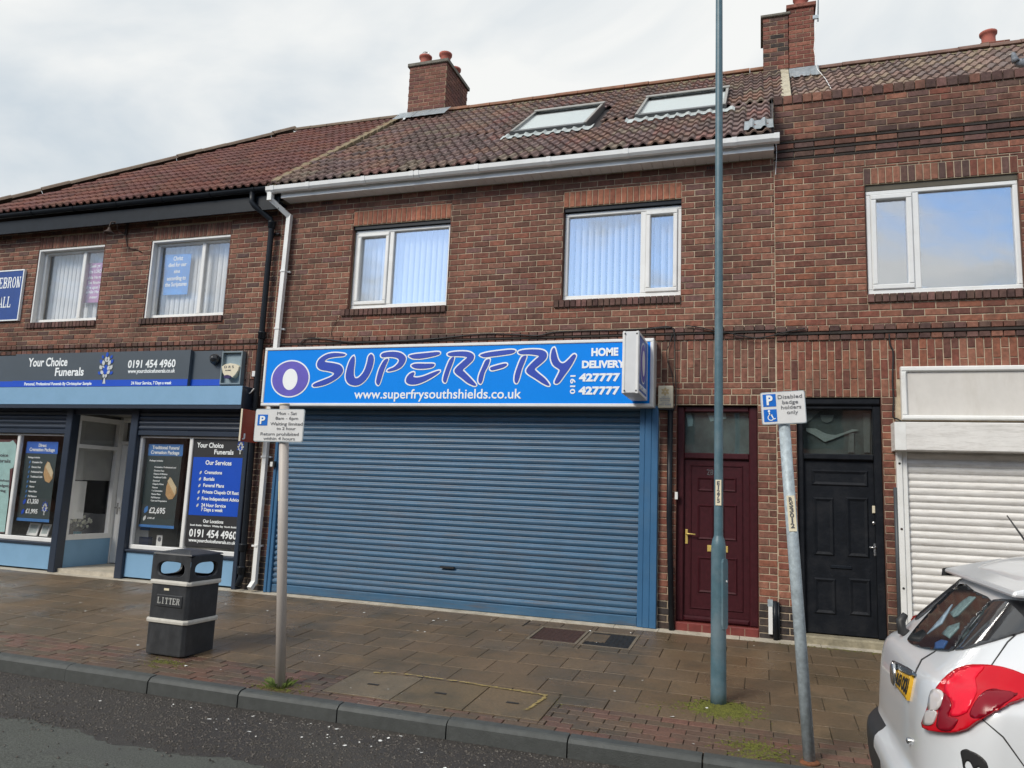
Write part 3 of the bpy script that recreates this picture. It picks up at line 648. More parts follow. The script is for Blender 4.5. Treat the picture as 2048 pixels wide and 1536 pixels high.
# eaves
MB().box(XM+.12, -.002, -.235, -.21, 5.648, 5.765).build('fascia', UPVC, mid)
sf = MB().box(XM+.12, -.002, -.208, -.006, 5.668, 5.69).build('soffit', UPVC, mid); n = 52; w = (6.98-.122)/n
so_m = MB().bbox(.003, w-.003, -.205, -.008, -.012, 0, .002).mesh('soffit_board', UPVC)
for i in range(n):
    o = bpy.data.objects.new('soffit_board', so_m); C.objects.link(o); o.location = (XM+.12+i*w, 0, 5.664); adopt(o, sf)
gut = MB(); pr_ = [(-.245, 5.80), (-.245, 5.745), (-.262, 5.715), (-.29, 5.705), (-.318, 5.715), (-.345, 5.745), (-.352, 5.80), (-.346, 5.803), (-.338, 5.75), (-.312, 5.724), (-.29, 5.716), (-.268, 5.724), (-.252, 5.75), (-.25, 5.80)]
gut.extr(pr_, -7.06, .055); gut = gut.build('gutter', UPVC, mid); recalc(gut)
gb = MB(); gb.extr([(y-.006 if y < -.29 else y+.004, z-(.006 if z < 5.79 else -.004)) for y, z in pr_[:7]]+[(-.30, 5.79)], -.03, .03)
gbm = gb.mesh('gutter_clip', UPVC)
for x in (-6.35, -5.45, -4.7, -4.62, -3.75, -2.75, -1.75, -.45, -6.95, 0.03):
    o = bpy.data.objects.new('gutter_clip', gbm); C.objects.link(o); o.location = (x, 0, 0); adopt(o, gut)
# roof
rf = MB(); YE, ZE, RY, RZ = -.315, 5.815, 3.5, 8.79
rf.quad((XM, YE+.05, ZE+.02), (.0, YE+.05, ZE+.02), (.2, RY, RZ-.01), (XM, RY, RZ-.01)); rf.quad((XM, RY, RZ-.01), (.2, RY, RZ-.01), (.0, 7.3, 5.8), (XM, 7.3, 5.8))
rf = rf.build('roof', mat('roof_underlay', (.05, .04, .04), .9), mid)
SK = [(-3.70, -2.54, .86, 2.13), (-1.86, -.60, .98, 2.16)]
G17 = sqrt((RY-YE)**2+(RZ-ZE)**2)/17
tiles(rf, 'roof_tile', lambda j: (XM+.02, -.03 if j < 7 else .20), 17, YE, ZE, G17, TP_MID, 3, skip=lambda x, y: any(a-.05 < x < b+.05 and c-.05 < y < d for a, b, c, d in SK))
def ridge(par, x0, x1, y, z, m_, n_=None, r=.11):
    k = int((x1-x0)/.45)+1; l_ = (x1-x0)/k
    mb = MB(); A = [pi*i/8 for i in range(9)]
    mb.rings([[(xx, -r*1.2*cos(a), r*.9*sin(a)-.045) for a in A]+[(xx, -r*.9*cos(a), r*.65*sin(a)-.055) for a in reversed(A)] for xx in (.004, l_-.004)], True, False)
    me = mb.mesh('ridge_tile', m_)
    for i in range(k):
        o = bpy.data.objects.new('ridge_tile', me); C.objects.link(o); o.location = (x0+i*l_, y, z+R.uniform(-.006, .006)); o.rotation_euler = (0, R.uniform(-.01, .01), R.uniform(-.01, .01)); adopt(o, par)
    b = MB(); n = 40
    for i in range(n): xa = x0+(x1-x0)*i/n; h = R.uniform(-.02, .015); b.hexa([(xa, y-.15, z-.13-h), (xa+(x1-x0)/n, y-.15, z-.13-h), (xa+(x1-x0)/n, y+.1, z-.1), (xa, y+.1, z-.1), (xa, y-.115, z-.075), (xa+(x1-x0)/n, y-.115, z-.075), (xa+(x1-x0)/n, y+.1, z-.07), (xa, y+.1, z-.07)])
    b.build('ridge_bedding', mat('brown_bedding', (.17, .14, .09), .95, var=.4, scale=12), par)
ridge(rf, -5.9, .12, RY, RZ+.045, RIDGE)
# verge pointing at the right-hand end
mb = MB(); n = 26
for i in range(n):
    t0, t1 = .40+.6*i/n, .40+.6*(i+1)/n; a = [YE+(RY-YE)*t for t in (t0, t1)]; b = [ZE+(RZ-ZE)*t for t in (t0, t1)]; j0 = R.uniform(-.015, .02); xx = .19+.05*i/n
    mb.hexa([(xx-.05+j0, a[0], b[0]-.06), (xx+.07, a[0], b[0]-.06), (xx+.07, a[1], b[1]-.06), (xx-.05+j0, a[1], b[1]-.06), (xx-.05+j0, a[0], b[0]+.075), (xx+.07, a[0], b[0]+.06), (xx+.07, a[1], b[1]+.06), (xx-.05+j0, a[1], b[1]+.075)])
mb.build('verge_pointing', CEMENT, rf)
# skylights: in the roof plane
def onroof(x, y, h): return (x, y-h*sin(PITCH_R), ZE+.779*(y-YE)+h*cos(PITCH_R))
DGREY = mat('skylight_grey', (.085, .09, .095), .4, .3, var=.1)
DBRN = mat('skylight_cover', (.30, .29, .27), .4, .4, var=.1)
def slopebox(mb, x0, x1, y0, y1, h0, h1):
    mb.hexa([onroof(x0, y0, h0), onroof(x1, y0, h0), onroof(x1, y1, h0), onroof(x0, y1, h0), onroof(x0, y0, h1), onroof(x1, y0, h1), onroof(x1, y1, h1), onroof(x0, y1, h1)])
for a, b, c, d in SK:
    s_ = MB(); e = .042
    slopebox(s_, a, b, c, c+.085, .0, .105); slopebox(s_, a, a+e, c+.085, d-.06, .0, .105); slopebox(s_, b-e, b, c+.085, d-.06, .0, .105); slopebox(s_, a, b, d-.06, d, .0, .112)
    s_ = s_.build('skylight', DGREY, mid)
    q = MB(); slopebox(q, a-.01, b+.01, d-.09, d+.02, .113, .128); slopebox(q, a+.003, a+.04, c+.02, d-.091, .106, .118); slopebox(q, b-.04, b-.003, c+.02, d-.091, .106, .118); q.build('frame_cover', DBRN, s_)
    q = MB(); slopebox(q, a+e+.001, b-e-.001, c+.086, d-.061, .088, .096); q.build('pane', G_SKYL, s_)
    q = MB(); slopebox(q, a+e+.002, b-e-.002, c+.086, d-.15, .06, .07); q.build('blackout_blind', PAPER, s_)
    q = MB(); n = 46; P_ = tile_profile()
    for i in range(n):
        xa, xb = a-.12+(b-a+.24)*i/n, a-.12+(b-a+.24)*(i+1)/n
        hh = lambda x: .044+.030*max(0, sin((x-.02)*2*pi/.146))
        q.quad(onroof(xa, c-.13+R.uniform(-.008, .008), hh(xa)), onroof(xb, c-.13, hh(xb)), onroof(xb, c+.02, hh(xb)+.012), onroof(xa, c+.02, hh(xa)+.012), True)
    q.build('lead_apron', mat('pale_lead', (.46, .50, .50), .5, .2, var=.15, scale=20), s_)
# lead patch at the eaves by the parapet
q = MB()
for i in range(14):
    xa, xb = -.34+.024*i, -.34+.024*(i+1); hh = lambda x: .06+.034*max(0, sin(x*2*pi/.146))
    q.quad(onroof(xa, -.26, hh(xa)), onroof(xb, -.26, hh(xb)), onroof(xb, .14, hh(xb)), onroof(xa, .14, hh(xa)), True)
q.quad(onroof(-.005, -.26, .05), onroof(-.005, .14, .05), onroof(-.02, .14, .32), onroof(-.02, -.26, .32)); q.build('lead_patch', LEAD, rf)
# chimney on the left party wall
CX0, CX1 = -7.02, -6.02
ch = chimney(mid, WX(814, 225, 3.35)[0], WX(889, 215, 3.35)[0], 3.35, 4.45, 8.3, WX(890, 118, 3.35)[1]-.07, [lin(q) for q in ('6f4a43', '765045', '684641', '7a554b', '614440', '6c4a40')], 5)
cz = WX(890, 118, 3.35)[1]
for u, yy, hh in ((852, 3.55, .24), (891.7, 3.65, .30), (911.5, 4.2, .30)): pot(ch, WX(u, 105, yy)[0], yy, cz, hh)
x = WX(852, 105, 3.55)[0]; q = MB()
for k in range(8):
    a = k*pi/8; q.tube([(x+.09*cos(a)*cos(t), 3.55+.09*sin(a)*cos(t), cz+.24+.11*sin(t)) for t in [pi*i/8 for i in range(9)]], .003, 5)
q.build('wire_cowl', STEEL, ch)
q = MB(); xa, xb = WX(800, 234, 3.35)[0], WX(903, 215, 3.35)[0]; n = 30
for i in range(n):
    x0, x1 = xa+(xb-xa)*i/n, xa+(xb-xa)*(i+1)/n; zz = ZE+.05+.779*(3.33-YE); j0, j1 = R.uniform(0, .05), R.uniform(0, .03)
    q.quad((x0, 3.05-j0, zz-.14-.7*j0), (x1, 3.05-j1, zz-.14-.7*j1), (x1, 3.338, zz+.13+R.uniform(-.01, .01)), (x0, 3.338, zz+.13), True)
q.build('lead_flashing', LEAD, ch)
# roller shutter
sh = MB().bbox(-6.612, -1.565, -.02, .03, 2.621, 2.68, .004).build('roller_shutter', BLUE, mid)
for q_ in ((-6.71, -6.665, -.075), (-6.664, -6.612, -.06), (-1.565, -1.50, -.06), (-1.499, -1.42, -.068), (-1.419, -1.342, -.075)): MB().bbox(q_[0], q_[1], q_[2], .02, .003, 2.6, .006).build('guide_rail', BLUEG, sh)
slats(sh, -6.612, -1.565, .12, 2.62, -.012, BLUE)
MB().bbox(-6.611, -1.566, -.035, .0, .004, .118, .01).build('bottom_rail', BLUE, sh)
MB().box(-4.09, -3.90, -.060, -.034, .505, .53).build('pull_handle', RUBBER, sh)
B('lock_box', RUBBER, sh, -6.72, -6.665, -.12, -.076, 1.72, 1.80); B('lock_label', PAPER, sh, -6.735, -6.695, -.1225, -.1205, 1.725, 1.79)
mb = MB(); mb.box(-6.62, -1.44, .045, .07, -.05, 3.4); mb.build('shutter_backing', ROOMD, mid)
# maroon door
Y0 = .06
dr = MB()
for q in ((DOORM[0], DOORM[0]+.088, .1, 2.615), (DOORM[1]-.098, DOORM[1], .1, 2.615)): dr.bbox(q[0], q[1], Y0, .2, q[2], q[3], .012)
for q in ((DOORM[0]+.088, DOORM[1]-.098, 2.545, 2.615), (DOORM[0]+.088, DOORM[1]-.098, 1.985, 2.055)): dr.bbox(q[0], q[1], Y0+.002, .2, q[2], q[3], .012)
dr = dr.build('door', MAROON, mid)
def panels(par, m_, leaf, y, rects, mould=.022, name='panel'):
    lf = MB().box(leaf[0], leaf[1], y, y+.045, leaf[2], leaf[3]).build('leaf', m_, par)
    for (x0, x1, z0, z1) in rects:
        p_ = MB(); o = [(x0, z0), (x1, z0), (x1, z1), (x0, z1)]; k = lambda d: [(x0+d, z0+d), (x1-d, z0+d), (x1-d, z1-d), (x0+d, z1-d)]
        A, Bq, Cq = o, k(mould*.5), k(mould*1.3)
        for i in range(4):
            j = (i+1) % 4; f = lambda P, yy: (P[0], yy, P[1])
            p_.quad(f(A[i], y-.001), f(A[j], y-.001), f(Bq[j], y-.014), f(Bq[i], y-.014)); p_.quad(f(Bq[i], y-.014), f(Bq[j], y-.014), f(Cq[j], y-.002), f(Cq[i], y-.002))
        p_.poly([(a, y-.002, b) for a, b in Cq]); p_.build(name, m_, par)
    return lf
def zr_(px0, py0, s, x0, y0, Y): return WX(px0+x0/s, py0+y0/s, Y)
def prects(org, s, Y, L_):
    o = []
    for a, b, c, d in L_:
        x0, z1 = WX(org[0]+a/s, org[1]+b/s, Y); x1, z0 = WX(org[0]+c/s, org[1]+d/s, Y); o.append((x0, x1, z0, z1))
    return o
PR = prects((1260, 760), 2.845, .1, [(385, 552, 475, 636), (525, 555, 606, 640), (385, 707, 476, 912), (525, 709, 609, 918), (387, 1004, 476, 1215), (530, 1010, 611, 1226)])
panels(dr, MAROON, (DOORM[0]+.09, DOORM[1]-.1, .17, 1.983), .1, PR)
q = MB(); a, b = PR[0][0]-.085, PR[1][1]+.07; z0, z1 = .25, 1.915
for r_ in ((a, b, z0, z0+.014), (a, b, z1-.014, z1), (a, a+.014, z0+.014, z1-.014), (b-.014, b, z0+.014, z1-.014)): q.bbox(r_[0], r_[1], .088, .1, r_[2], r_[3], .004)
q.build('moulding', MAROON, dr)
q = MB().bbox(DOORM[0]+.09, DOORM[1]-.1, .06, .099, .105, .168, .02).build('weather_bar', MAROON, dr)
MB().box(DOORM[0]+.09, DOORM[1]-.1, .13, .138, 2.056, 2.544).build('fanlight', G_FAN, dr)
q = MB(); q.box(DOORM[0]+.05, DOORM[1]-.06, .203, .23, .1, 2.62); q.build('hallway_back', ROOMD, mid)
# pale blue paper taped inside the fanlight
for i, P_ in enumerate(([(1371, 827), (1382, 826), (1386, 840), (1385, 852), (1376, 853), (1374, 838)], [(1414, 826), (1428, 826), (1428, 842), (1421, 843)], [(1443, 826), (1451, 826), (1453, 837), (1444, 839)])): pshape([P_], .149, mat('pale_blue_paper', (.5, .62, .64), .8), dr, name='taped_paper')
B('fanlight_reflection', mat('painted_reflection', (.19, .22, .22), .8, var=.35, scale=5, dirt=.5, dcol=(.07, .09, .09), dscale=2.5, stretch=(2, 1, .6)), dr, DOORM[0]+.09, DOORM[1]-.1, .155, .16, 2.056, 2.544)  # grey sheet added behind the glass to stand for its reflection
x, z = WX(1373, 1073, .09); q = MB(); q.bbox(x-.014, x+.016, .088, .099, z-.085, z+.085, .004); q.tube([(x, .09, z+.035), (x, .055, z+.035), (x+.02, .05, z+.035), (x+.105, .05, z+.03)], .009, 8); q.build('handle', GOLD, dr)
x0, z0 = WX(1414.5, 1103, .09); x1, z1 = WX(1456, 1092.5, .09); q = MB(); q.bbox(x0, x1, .088, .1, z0, z1, .004); q.bbox(x0+.03, x1-.03, .083, .0878, z0+.012, z1-.012, .003); q.build('letter_plate', GOLD, dr)
ptext('28', (1413.5, 950), (1426.5, 950), 11, .099, STEEL, dr, .01, name='house_number')
q = MB(); q.bbox(DOORM[0], DOORM[1], -.012, .21, -.04, .098, .012); q = q.build('doorstep', REDTILE, mid)
x = -1.135+.15
while x < -.25: B('tile_joint', MORTAR_R, q, x, x+.006, -.0135, -.0115, -.03, .085); x += .156
B('door_bell', UPVC, mid, *[WX(1350, 990)[0]+d for d in (0, .035)], -.03, .0, WX(1350, 999)[1], WX(1350, 984)[1], bev=.006)
# rainwater goods
dp = MB(); r_ = .034
def sqpipe(mb, path, w=.033):
    for a, b in zip(path, path[1:]):
        a, b = Vector(a), Vector(b); t = (b-a).normalized(); sx = Vector((0, 1, 0)).cross(t).normalized()*w; sy = t.cross(sx.normalized())*w
        mb.hexa([a-sx-sy, a+sx-sy, a+sx+sy, a-sx+sy, b-sx-sy, b+sx-sy, b+sx+sy, b-sx+sy])
sqpipe(dp, [(-7.0, -.29, 5.74), (-7.0, -.29, 5.60)], .036); sqpipe(dp, [(-7.0, -.285, 5.63), (-6.80, -.07, 5.42)], .033); sqpipe(dp, [(-6.80, -.07, 5.45), (-6.86, -.07, 2.2)], .033); sqpipe(dp, [(-6.86, -.07, 2.3), (-6.865, -.07, .10)], .031); sqpipe(dp, [(-6.865, -.07, .13), (-6.865, -.16, .045)], .031)
dp = recalc(dp.build('white_downpipe', UPVC, mid))
for z in (4.58, 3.72, 1.86, .62, 2.25):
    xx = -6.80-(5.45-z)*.0185; q = MB(); q.box(xx-.042, xx+.042, -.112, -.03, z-.012, z+.012); q.box(xx+.042, xx+.075, -.04, .0, z-.012, z+.012); q.build('pipe_clip', UPVC, dp)
q = MB().tube([(-1.205, -.035, 2.60), (-1.205, -.035, 1.3), (-1.165, -.035, .0)], .033, 12).build('black_waste_pipe', BLACKP, mid)
q = MB(); q.box(-.105, -.062, -.05, -.01, .06, .36); q = q.build('capped_pipe', UPVC, mid); B('pipe_cap', GALV, q, -.112, -.058, -.053, -.008, .36, .43)
q = MB().tube([(-.03, -.04, -.0), (-.035, -.04, .42)], .026, 12); q.tube([(.006, -.03, -.0), (.0, -.03, .41)], .013, 10); q.build('duct_pipe', BLACKP, mid)
# ---------------------------------------------------------------- right building
rb = thing('shuttered_building', 'right brick building with parapet, black door and closed white roller shutter', 'building', (2.5, 0, 0))
XR = 5.2
W3 = (.992, 2.545, 3.90, 5.215); DOORB = (.215, 1.105, -.05, 2.715); SHW = (1.235, 4.6, -.05, 2.45)
holes = [W3, DOORB, SHW]
wall('wall', .0, XR, -.1, 6.30, .008, .26, holes, MORTAR, rb)
bw = Brickwork(2); lint = [(W3[0]-.005, W3[1], W3[3]-.0, W3[3]+.20)]; sill = [(W3[0]-.0, W3[1]+.05, W3[2]-.105, W3[2])]
bw.field(.006, XR, 3.552, 5.605, ORANGE+RED[:5], holes+lint+sill, course=.0775, shift=.1)
for h in lint: bw.soldiers(*h, ORANGE[1:7]+DARKB[:2], w=.0765)
for h in sill: bw.soldiers(*h, DARKB, w=.0765, y=-.03)
bw.soldiers(.006, XR, 3.472, 3.546, DARKB+RED[2:6], w=.1165, y=-.04); bw.soldiers(.006, XR, 3.372, 3.442, DARKB+RED[2:6], w=.1165, y=-.02)
bw.field(.006, XR, 5.632, 5.705, RED[3:9]+DARKB, course=.073, y=-.012); bw.field(.006, XR, 5.735, 5.808, RED[3:9]+DARKB, course=.073, y=-.026)
bw.field(.006, XR, 5.835, 6.295, RED[3:9]+DARKB+ORANGE[2:4], course=.0765, y=-.042); bw.soldiers(.0, XR, 6.298, 6.415, DARKB+RED[4:8], w=.110, y=-.060)
bw.stackbond(.006, XR, 2.72, 3.368, ORANGE, holes=[(1.30, 6, 2.3, 2.93)])
bw.field(.006, DOORB[0]-.004, -.02, 2.715, ORANGE+RED[2:5], low=(.34, BLACKB), course=.0775); bw.field(DOORB[1]+.004, 1.24, -.03, 2.715, ORANGE[2:]+RED[2:5], low=(.34, BLACKB), course=.0775); bw.field(4.6, XR, -.03, 2.715, ORANGE)
bw.emit(rb)
MB().box(0.004, XR, -.035, .27, 5.838, 6.405).build('parapet_core', MORTAR_R, rb)
q = MB(); q.box(.0, XR, -.032, .05, 3.444, 3.470); q.box(0, XR, -.004, .05, 5.61, 5.63); q.box(0, XR, -.016, .05, 5.707, 5.733); q.box(0, XR, -.03, .05, 5.81, 5.833); q.build('band_shadow_line', MATS['shadow_line_joint'], rb)  # shadow lines of the bands and corbels, put into the dark joint colour
reveals(rb, W3, .03); reveals(rb, DOORB, .045); shell(rb, 0.001, XR, 6.1); room(rb, W3[0]-.3, W3[1]+.3, 3.6, 5.6, ROOMD, 2.2)
window(rb, W3[0]+.015, W3[1]-.005, W3[2]+.005, W3[3]-.075, WX(1835, 490)[0], 'l', G_CLEAR, None, back=.03, sash=.06)
MB().box(W3[0]+.004, W3[1], .03, .2, W3[3]-.073, W3[3]-.004).build('head_packer', mat('dark_wood', (.09, .08, .06), .7), rb)
# roof behind the parapet
RYr, RZr = 3.5, 8.68; YEr = .32; ZEr = RZr-.779*(RYr-YEr)
r2 = MB(); r2.quad((.1, YEr+.02, ZEr), (XR+1, YEr+.02, ZEr), (XR+1, RYr, RZr-.03), (.1, RYr, RZr-.03)); r2.quad((.1, RYr, RZr-.03), (XR+1, RYr, RZr-.03), (XR+1, 7.3, 5.8), (.1, 7.3, 5.8)); r2 = r2.build('roof', MATS['roof_underlay'] if 'roof_underlay' in MATS else mat('roof_underlay', (.05, .04, .04), .9), rb)
tiles(r2, 'roof_tile', lambda j: (.24, XR+.6), 14, YEr, ZEr, sqrt((RYr-YEr)**2+(RZr-ZEr)**2)/14, TP_RIGHT, 8)
ridge(r2, .72, XR+.6, RYr, RZr+.045, mat('brown_ridge_tile', (.17, .10, .08), .85, var=.3, scale=6, dirt=.4, dcol=(.12, .11, .08), dscale=3))
CB = [lin(q) for q in ('74483f', '7c5046', '6c443d', '83574a', '62403a')]
y2 = 3.25
c2 = chimney(rb, WX(1526, 90, y2)[0], WX(1577, 90, y2)[0], y2, 4.1, 8.2, WX(1550, 34, y2)[1], CB+BLACKB[:2]+DARKB[:1], 15, cap=.05)
q = MB()                                               # taller right half of the double stack
c3 = chimney(rb, WX(1577, 90, y2)[0]+.006, WX(1629, 90, y2)[0], y2-.012, 4.1, 8.2, WX(1600, 17, y2)[1], CB, 16, cap=.075, capm=BRICK)
for p_ in c3.children:
    if p_.name.startswith('cap'):
        a = p_.data.attributes.new('col', 'FLOAT_COLOR', 'FACE'); a.data.foreach_set('color', [v for _ in p_.data.polygons for v in (*CB[1], 1)])
pot(c3, WX(1602, 5, 3.5)[0], 3.55, WX(1600, 17, y2)[1]+.07, .32)
q = MB(); xa, xb, n = WX(1577, 90, y2)[0], WX(1632, 90, y2)[0]+.03, 14
for i in range(n):
    x0, x1 = xa+(xb-xa)*i/n, xa+(xb-xa)*(i+1)/n; zz = ZEr+.779*(y2-YEr); j0, j1 = R.uniform(0, .05), R.uniform(0, .05)
    q.quad((x0, y2-.22-j0, zz-.10-.78*j0), (x1, y2-.22-j1, zz-.10-.78*j1), (x1, y2-.016, zz+.17), (x0, y2-.016, zz+.17), True)
q.build('lead_flashing', LEAD, c3)
xc, zc = WX(1629, 35, y2); q = MB(); q.box(xc-.03, xc+.06, y2-.05, y2-.02, zc-.05, zc+.01); q.tube([(xc+.05, y2-.03, zc-.1), (xc+.08, y2-.03, zc+1.1)], .012, 6); q.tube([(xc-.2, y2-.03, zc+.95), (xc+.5, y2-.03, zc+1.0)], .008, 6); q.build('aerial', GALV, c3)
q = MB().tube([(xc+.03, y2-.03, zc), (xc-.02, y2-.05, zc-.6), (xc+.02, y2-.12, zc-1.0), (xc+.10, y2-.55, zc-1.42), (xc+.12, y2-1.2, zc-1.95)], .007, 6).build('aerial_lead', UPVC, c3)
c4 = chimney(rb, 3.30, 3.72, 4.0, 4.6, 8.0, 9.12, CB, 17, cap=0); pot(c4, 3.47, 4.2, 9.13, .26)
# black door
bd_ = MB(); a, b = DOORB[:2]
for q in ((a, a+.075, .09, 2.62), (b-.085, b, .09, 2.62)): bd_.bbox(q[0], q[1], .045, .2, q[2], q[3], .012)
bd_.bbox(a, b, .02, .2, 2.625, 2.712, .02); bd_.bbox(a+.075, b-.085, .05, .2, 2.585, 2.622, .008); bd_.bbox(a+.075, b-.085, .05, .2, 2.01, 2.075, .012)
bd_ = bd_.build('door', BLACKD, rb)
PR = prects((1500, 760), 2.743, .1, [(335, 490, 650, 588), (345, 642, 465, 967), (525, 642, 657, 978), (350, 1082, 475, 1290), (540, 1086, 667, 1300)])
panels(bd_, BLACKD, (a+.077, b-.087, .1, 2.008), .1, PR, .034)
MB().box(a+.075, b-.085, .12, .127, 2.076, 2.584).build('fanlight', G_FAN, bd_)
q = MB(); q.box(a, b, .201, .23, .05, 2.7); q.build('hallway_back', ROOMD, rb)
B('fanlight_reflection', mat('dim_painted_reflection', (.10, .115, .11), .8, var=.4, scale=4), bd_, a+.075, b-.085, .185, .19, 2.076, 2.584)  # added dim grey sheet, the fanlight's reflection painted as a colour
CURT = mat('grey_net_curtain', (.20, .21, .20), .9, var=.2)
pshape([[(1612, 856), (1632, 857), (1645, 864), (1655, 868), (1670, 870), (1685, 866), (1705, 858), (1718, 860), (1690, 868), (1672, 876), (1650, 884), (1628, 870), (1612, 862)]], .16, mat('net_curtain_edge', (.34, .36, .34), .9), bd_, name='curtain_swag', smooth=0)
pshape([[(1612, 822), (1640, 822), (1612, 848)], [(1640, 830), (1668, 830), (1664, 842), (1654, 846), (1644, 842)], [(1698, 866), (1708, 866), (1708, 905), (1696, 905)], [(1726, 826), (1740, 826), (1740, 905), (1728, 905)]], .17, CURT, bd_, name='net_curtain')
def pbox(par, name, m_, org, s, r_, y0, y1, bev=.003):
    x0, z1 = WX(org[0]+r_[0]/s, org[1]+r_[1]/s, y0); x1, z0 = WX(org[0]+r_[2]/s, org[1]+r_[3]/s, y0); return MB().bbox(x0, x1, y0, y1, z0, z1, bev).build(name, m_, par)
O2 = ((1500, 760), 2.743)
pbox(bd_, 'letter_plate', BLACKP, *O2, (440, 1014, 560, 1040), .085, .1, .006); pbox(bd_, 'yale_lock', CREAM, *O2, (671, 690, 692, 732), .075, .1, .006); pbox(bd_, 'lock_plate', STEEL, *O2, (678, 897, 702, 968), .092, .1)
x, z = WX(1500+680/2.743, 760+785/2.743, .09); q = MB().lathe((0, 0, 0), [(.001, -.01), (.02, -.008), (.02, .004), (.008, .008)], 14); q = q.build('deadlock', STEEL, bd_); q.rotation_euler = (pi/2, 0, 0); q.location = (x, .094, z)
x, z = WX(1500+690/2.743, 760+920/2.743, .09); MB().tube([(x-.0, .09, z), (x, .05, z), (x-.07, .05, z+.004)], .008, 8).build('handle', STEEL, bd_)
q = MB(); q.bbox(a+.03, b+.01, -.06, .2, -.06, .085, .018); q = q.build('doorstep', STONE, rb); addbevel(q, .01)
# white roller shutter and its box, blank sign board
ws = MB().bbox(1.336, 4.499, -.02, .03, 2.181, 2.22, .004).build('roller_shutter', WSHUT, rb)
for q_ in ((1.228, 1.285, -.075), (1.286, 1.335, -.062), (4.5, 4.6, -.06)): MB().bbox(q_[0], q_[1], q_[2], .02, -.03, 2.2, .006).build('guide_rail', WHITE, ws)
slats(ws, 1.335, 4.5, -.03, 2.18, -.012, WSHUT)
q = MB().bbox(1.192, 4.62, -.25, .005, 2.112, 2.415, .008).build('shutter_box', WSHUT, ws); MB().bbox(1.190, 1.30, -.253, -.249, 2.114, 2.413, .001).build('end_plate', WHITE, q)
for z in (1.98, 1.28, .66): MB().lathe((0, 0, 0), [(.012, 0), (.012, .004), (.004, .006)], 10).build('bolt', RUST if z == 1.28 else IRON, ws).matrix_local = Matrix.Translation((1.255, -.076, z)) @ Matrix.Rotation(pi/2, 4, 'X')
MB().box(1.24, 4.6, .05, .075, -.05, 2.45).build('shutter_backing', ROOMD, rb)
bs = thing('blank_sign_board', 'blank grimy white framed sign board above the white roller shutter', 'sign', (2.9, -.04, 2.45))
q = MB(); x0, x1, z0, z1 = 1.298, 4.55, 2.462, 3.046
MB().box(x0+.05, x1-.05, -.05, -.002, z0+.04, z1-.05).build('panel', mat('grimy_white_panel', (.60, .58, .55), .5, var=.05, dirt=.45, dcol=(.48, .45, .40), dscale=2, stretch=(3, 1, .6)), bs)
for r_ in ((x0, x1, z0, z0+.045), (x0, x1, z1-.055, z1), (x0, x0+.055, z0+.045, z1-.055), (x1-.055, x1, z0+.045, z1-.055)): q.bbox(r_[0], r_[1], -.085, -.002, r_[2], r_[3], .012)
q.build('frame', WHITE, bs)
q = MB().tube([(1.215, -.03, 1.72), (1.215, -.03, -.0)], .022, 10).build('black_conduit', mat('grey_conduit', (.05, .06, .07), .5), rb)
# ---------------------------------------------------------------- left building
lb = thing('funeral_shop_building', 'left brick building with red tiled hipped roof and blue shopfront', 'building', (-10, 0, 0))
W4 = (-11.80, -10.36, 3.985, 5.255); W5 = (-9.40, -7.885, 3.98, 5.25); SHF = (-13.3, -7.14, -.05, 3.0)
wall('wall', XL, XM-.004, -.1, 5.72, .008, .26, [W4, W5, SHF], MORTAR, lb)
bw = Brickwork(3); lint = [(h[0], h[1], h[3], h[3]+.21) for h in (W4, W5)]; sill = [(h[0]-.07, h[1], h[2]-.105, h[2]) for h in (W4, W5)]
LP_ = RED+DARKB[:2]
bw.field(XL, XM-.008, 3.60, 5.64, LP_, [W4, W5]+lint+sill, course=.0787)
for h in lint: bw.soldiers(*h, RED[3:7], w=.0755)
for h in sill: bw.soldiers(*h, DARKB, w=.075, y=-.03)
bw.soldiers(XL, XM-.008, 3.52, 3.594, DARKB+RED[3:6], w=.1165, y=-.03); bw.soldiers(XL, XM-.008, 3.432, 3.502, DARKB+RED[3:6], w=.1165, y=-.016)
bw.stackbond(-7.76, XM-.008, 2.4, 3.428, DARKB+RED[3:5]); bw.field(-7.14, XM-.008, -.0, 2.4, DARKB+RED[3:5], low=(.4, BLACKB))
bw.emit(lb)
shell(lb, XL, XM-.005, 5.6)
for h in (W4, W5): reveals(lb, h, .012)
for h in (W4, W5): room(lb, h[0]-.3, h[1]+.3, 3.7, 5.5, ROOMD)
for h, mu in ((W4, WX(152, 570)[0]), (W5, WX(392, 560)[0])):
    f = window(lb, h[0]+.035, h[1]-.006, h[2]+.02, h[3]-.02, mu, None, G_LEFT, (15, .48, .3), back=.10)
    MB().box(h[0]+.002, h[0]+.034, .012, .16, h[2]+.004, h[3]-.004).build('jamb_lining', UPVC, f); MB().box(h[0]+.036, h[1]-.004, .012, .098, h[3]-.03, h[3]-.004).build('head_lining', UPVC, f)
YE3, ZE3 = -.315, 5.83
rl = MB(); xe = -13.55
rl.poly([(xe, YE3+.05, ZE3+.02), (XM, YE3+.05, ZE3+.02), (XM, RY, RZ-.01), (-9.45, RY, RZ-.01)]); rl.poly([(XM, RY, RZ-.01), (XM, 7.3, 5.8), (xe, 7.3, 5.8), (-9.45, RY, RZ-.01)]); rl.poly([(xe, YE3, ZE3+.02), (-9.45, RY, RZ-.01), (xe, 7.3, 5.8)])
rl = rl.build('roof', MATS['roof_underlay'], lb)
def hipx(j): return xe+(-9.45-xe)*((j+.4)/17)
tiles(rl, 'roof_tile', lambda j: (hipx(j)+.10, XM-.0), 17, YE3, ZE3, sqrt((RY-YE3)**2+(RZ-ZE3)**2)/17, TP_LEFT, 6)
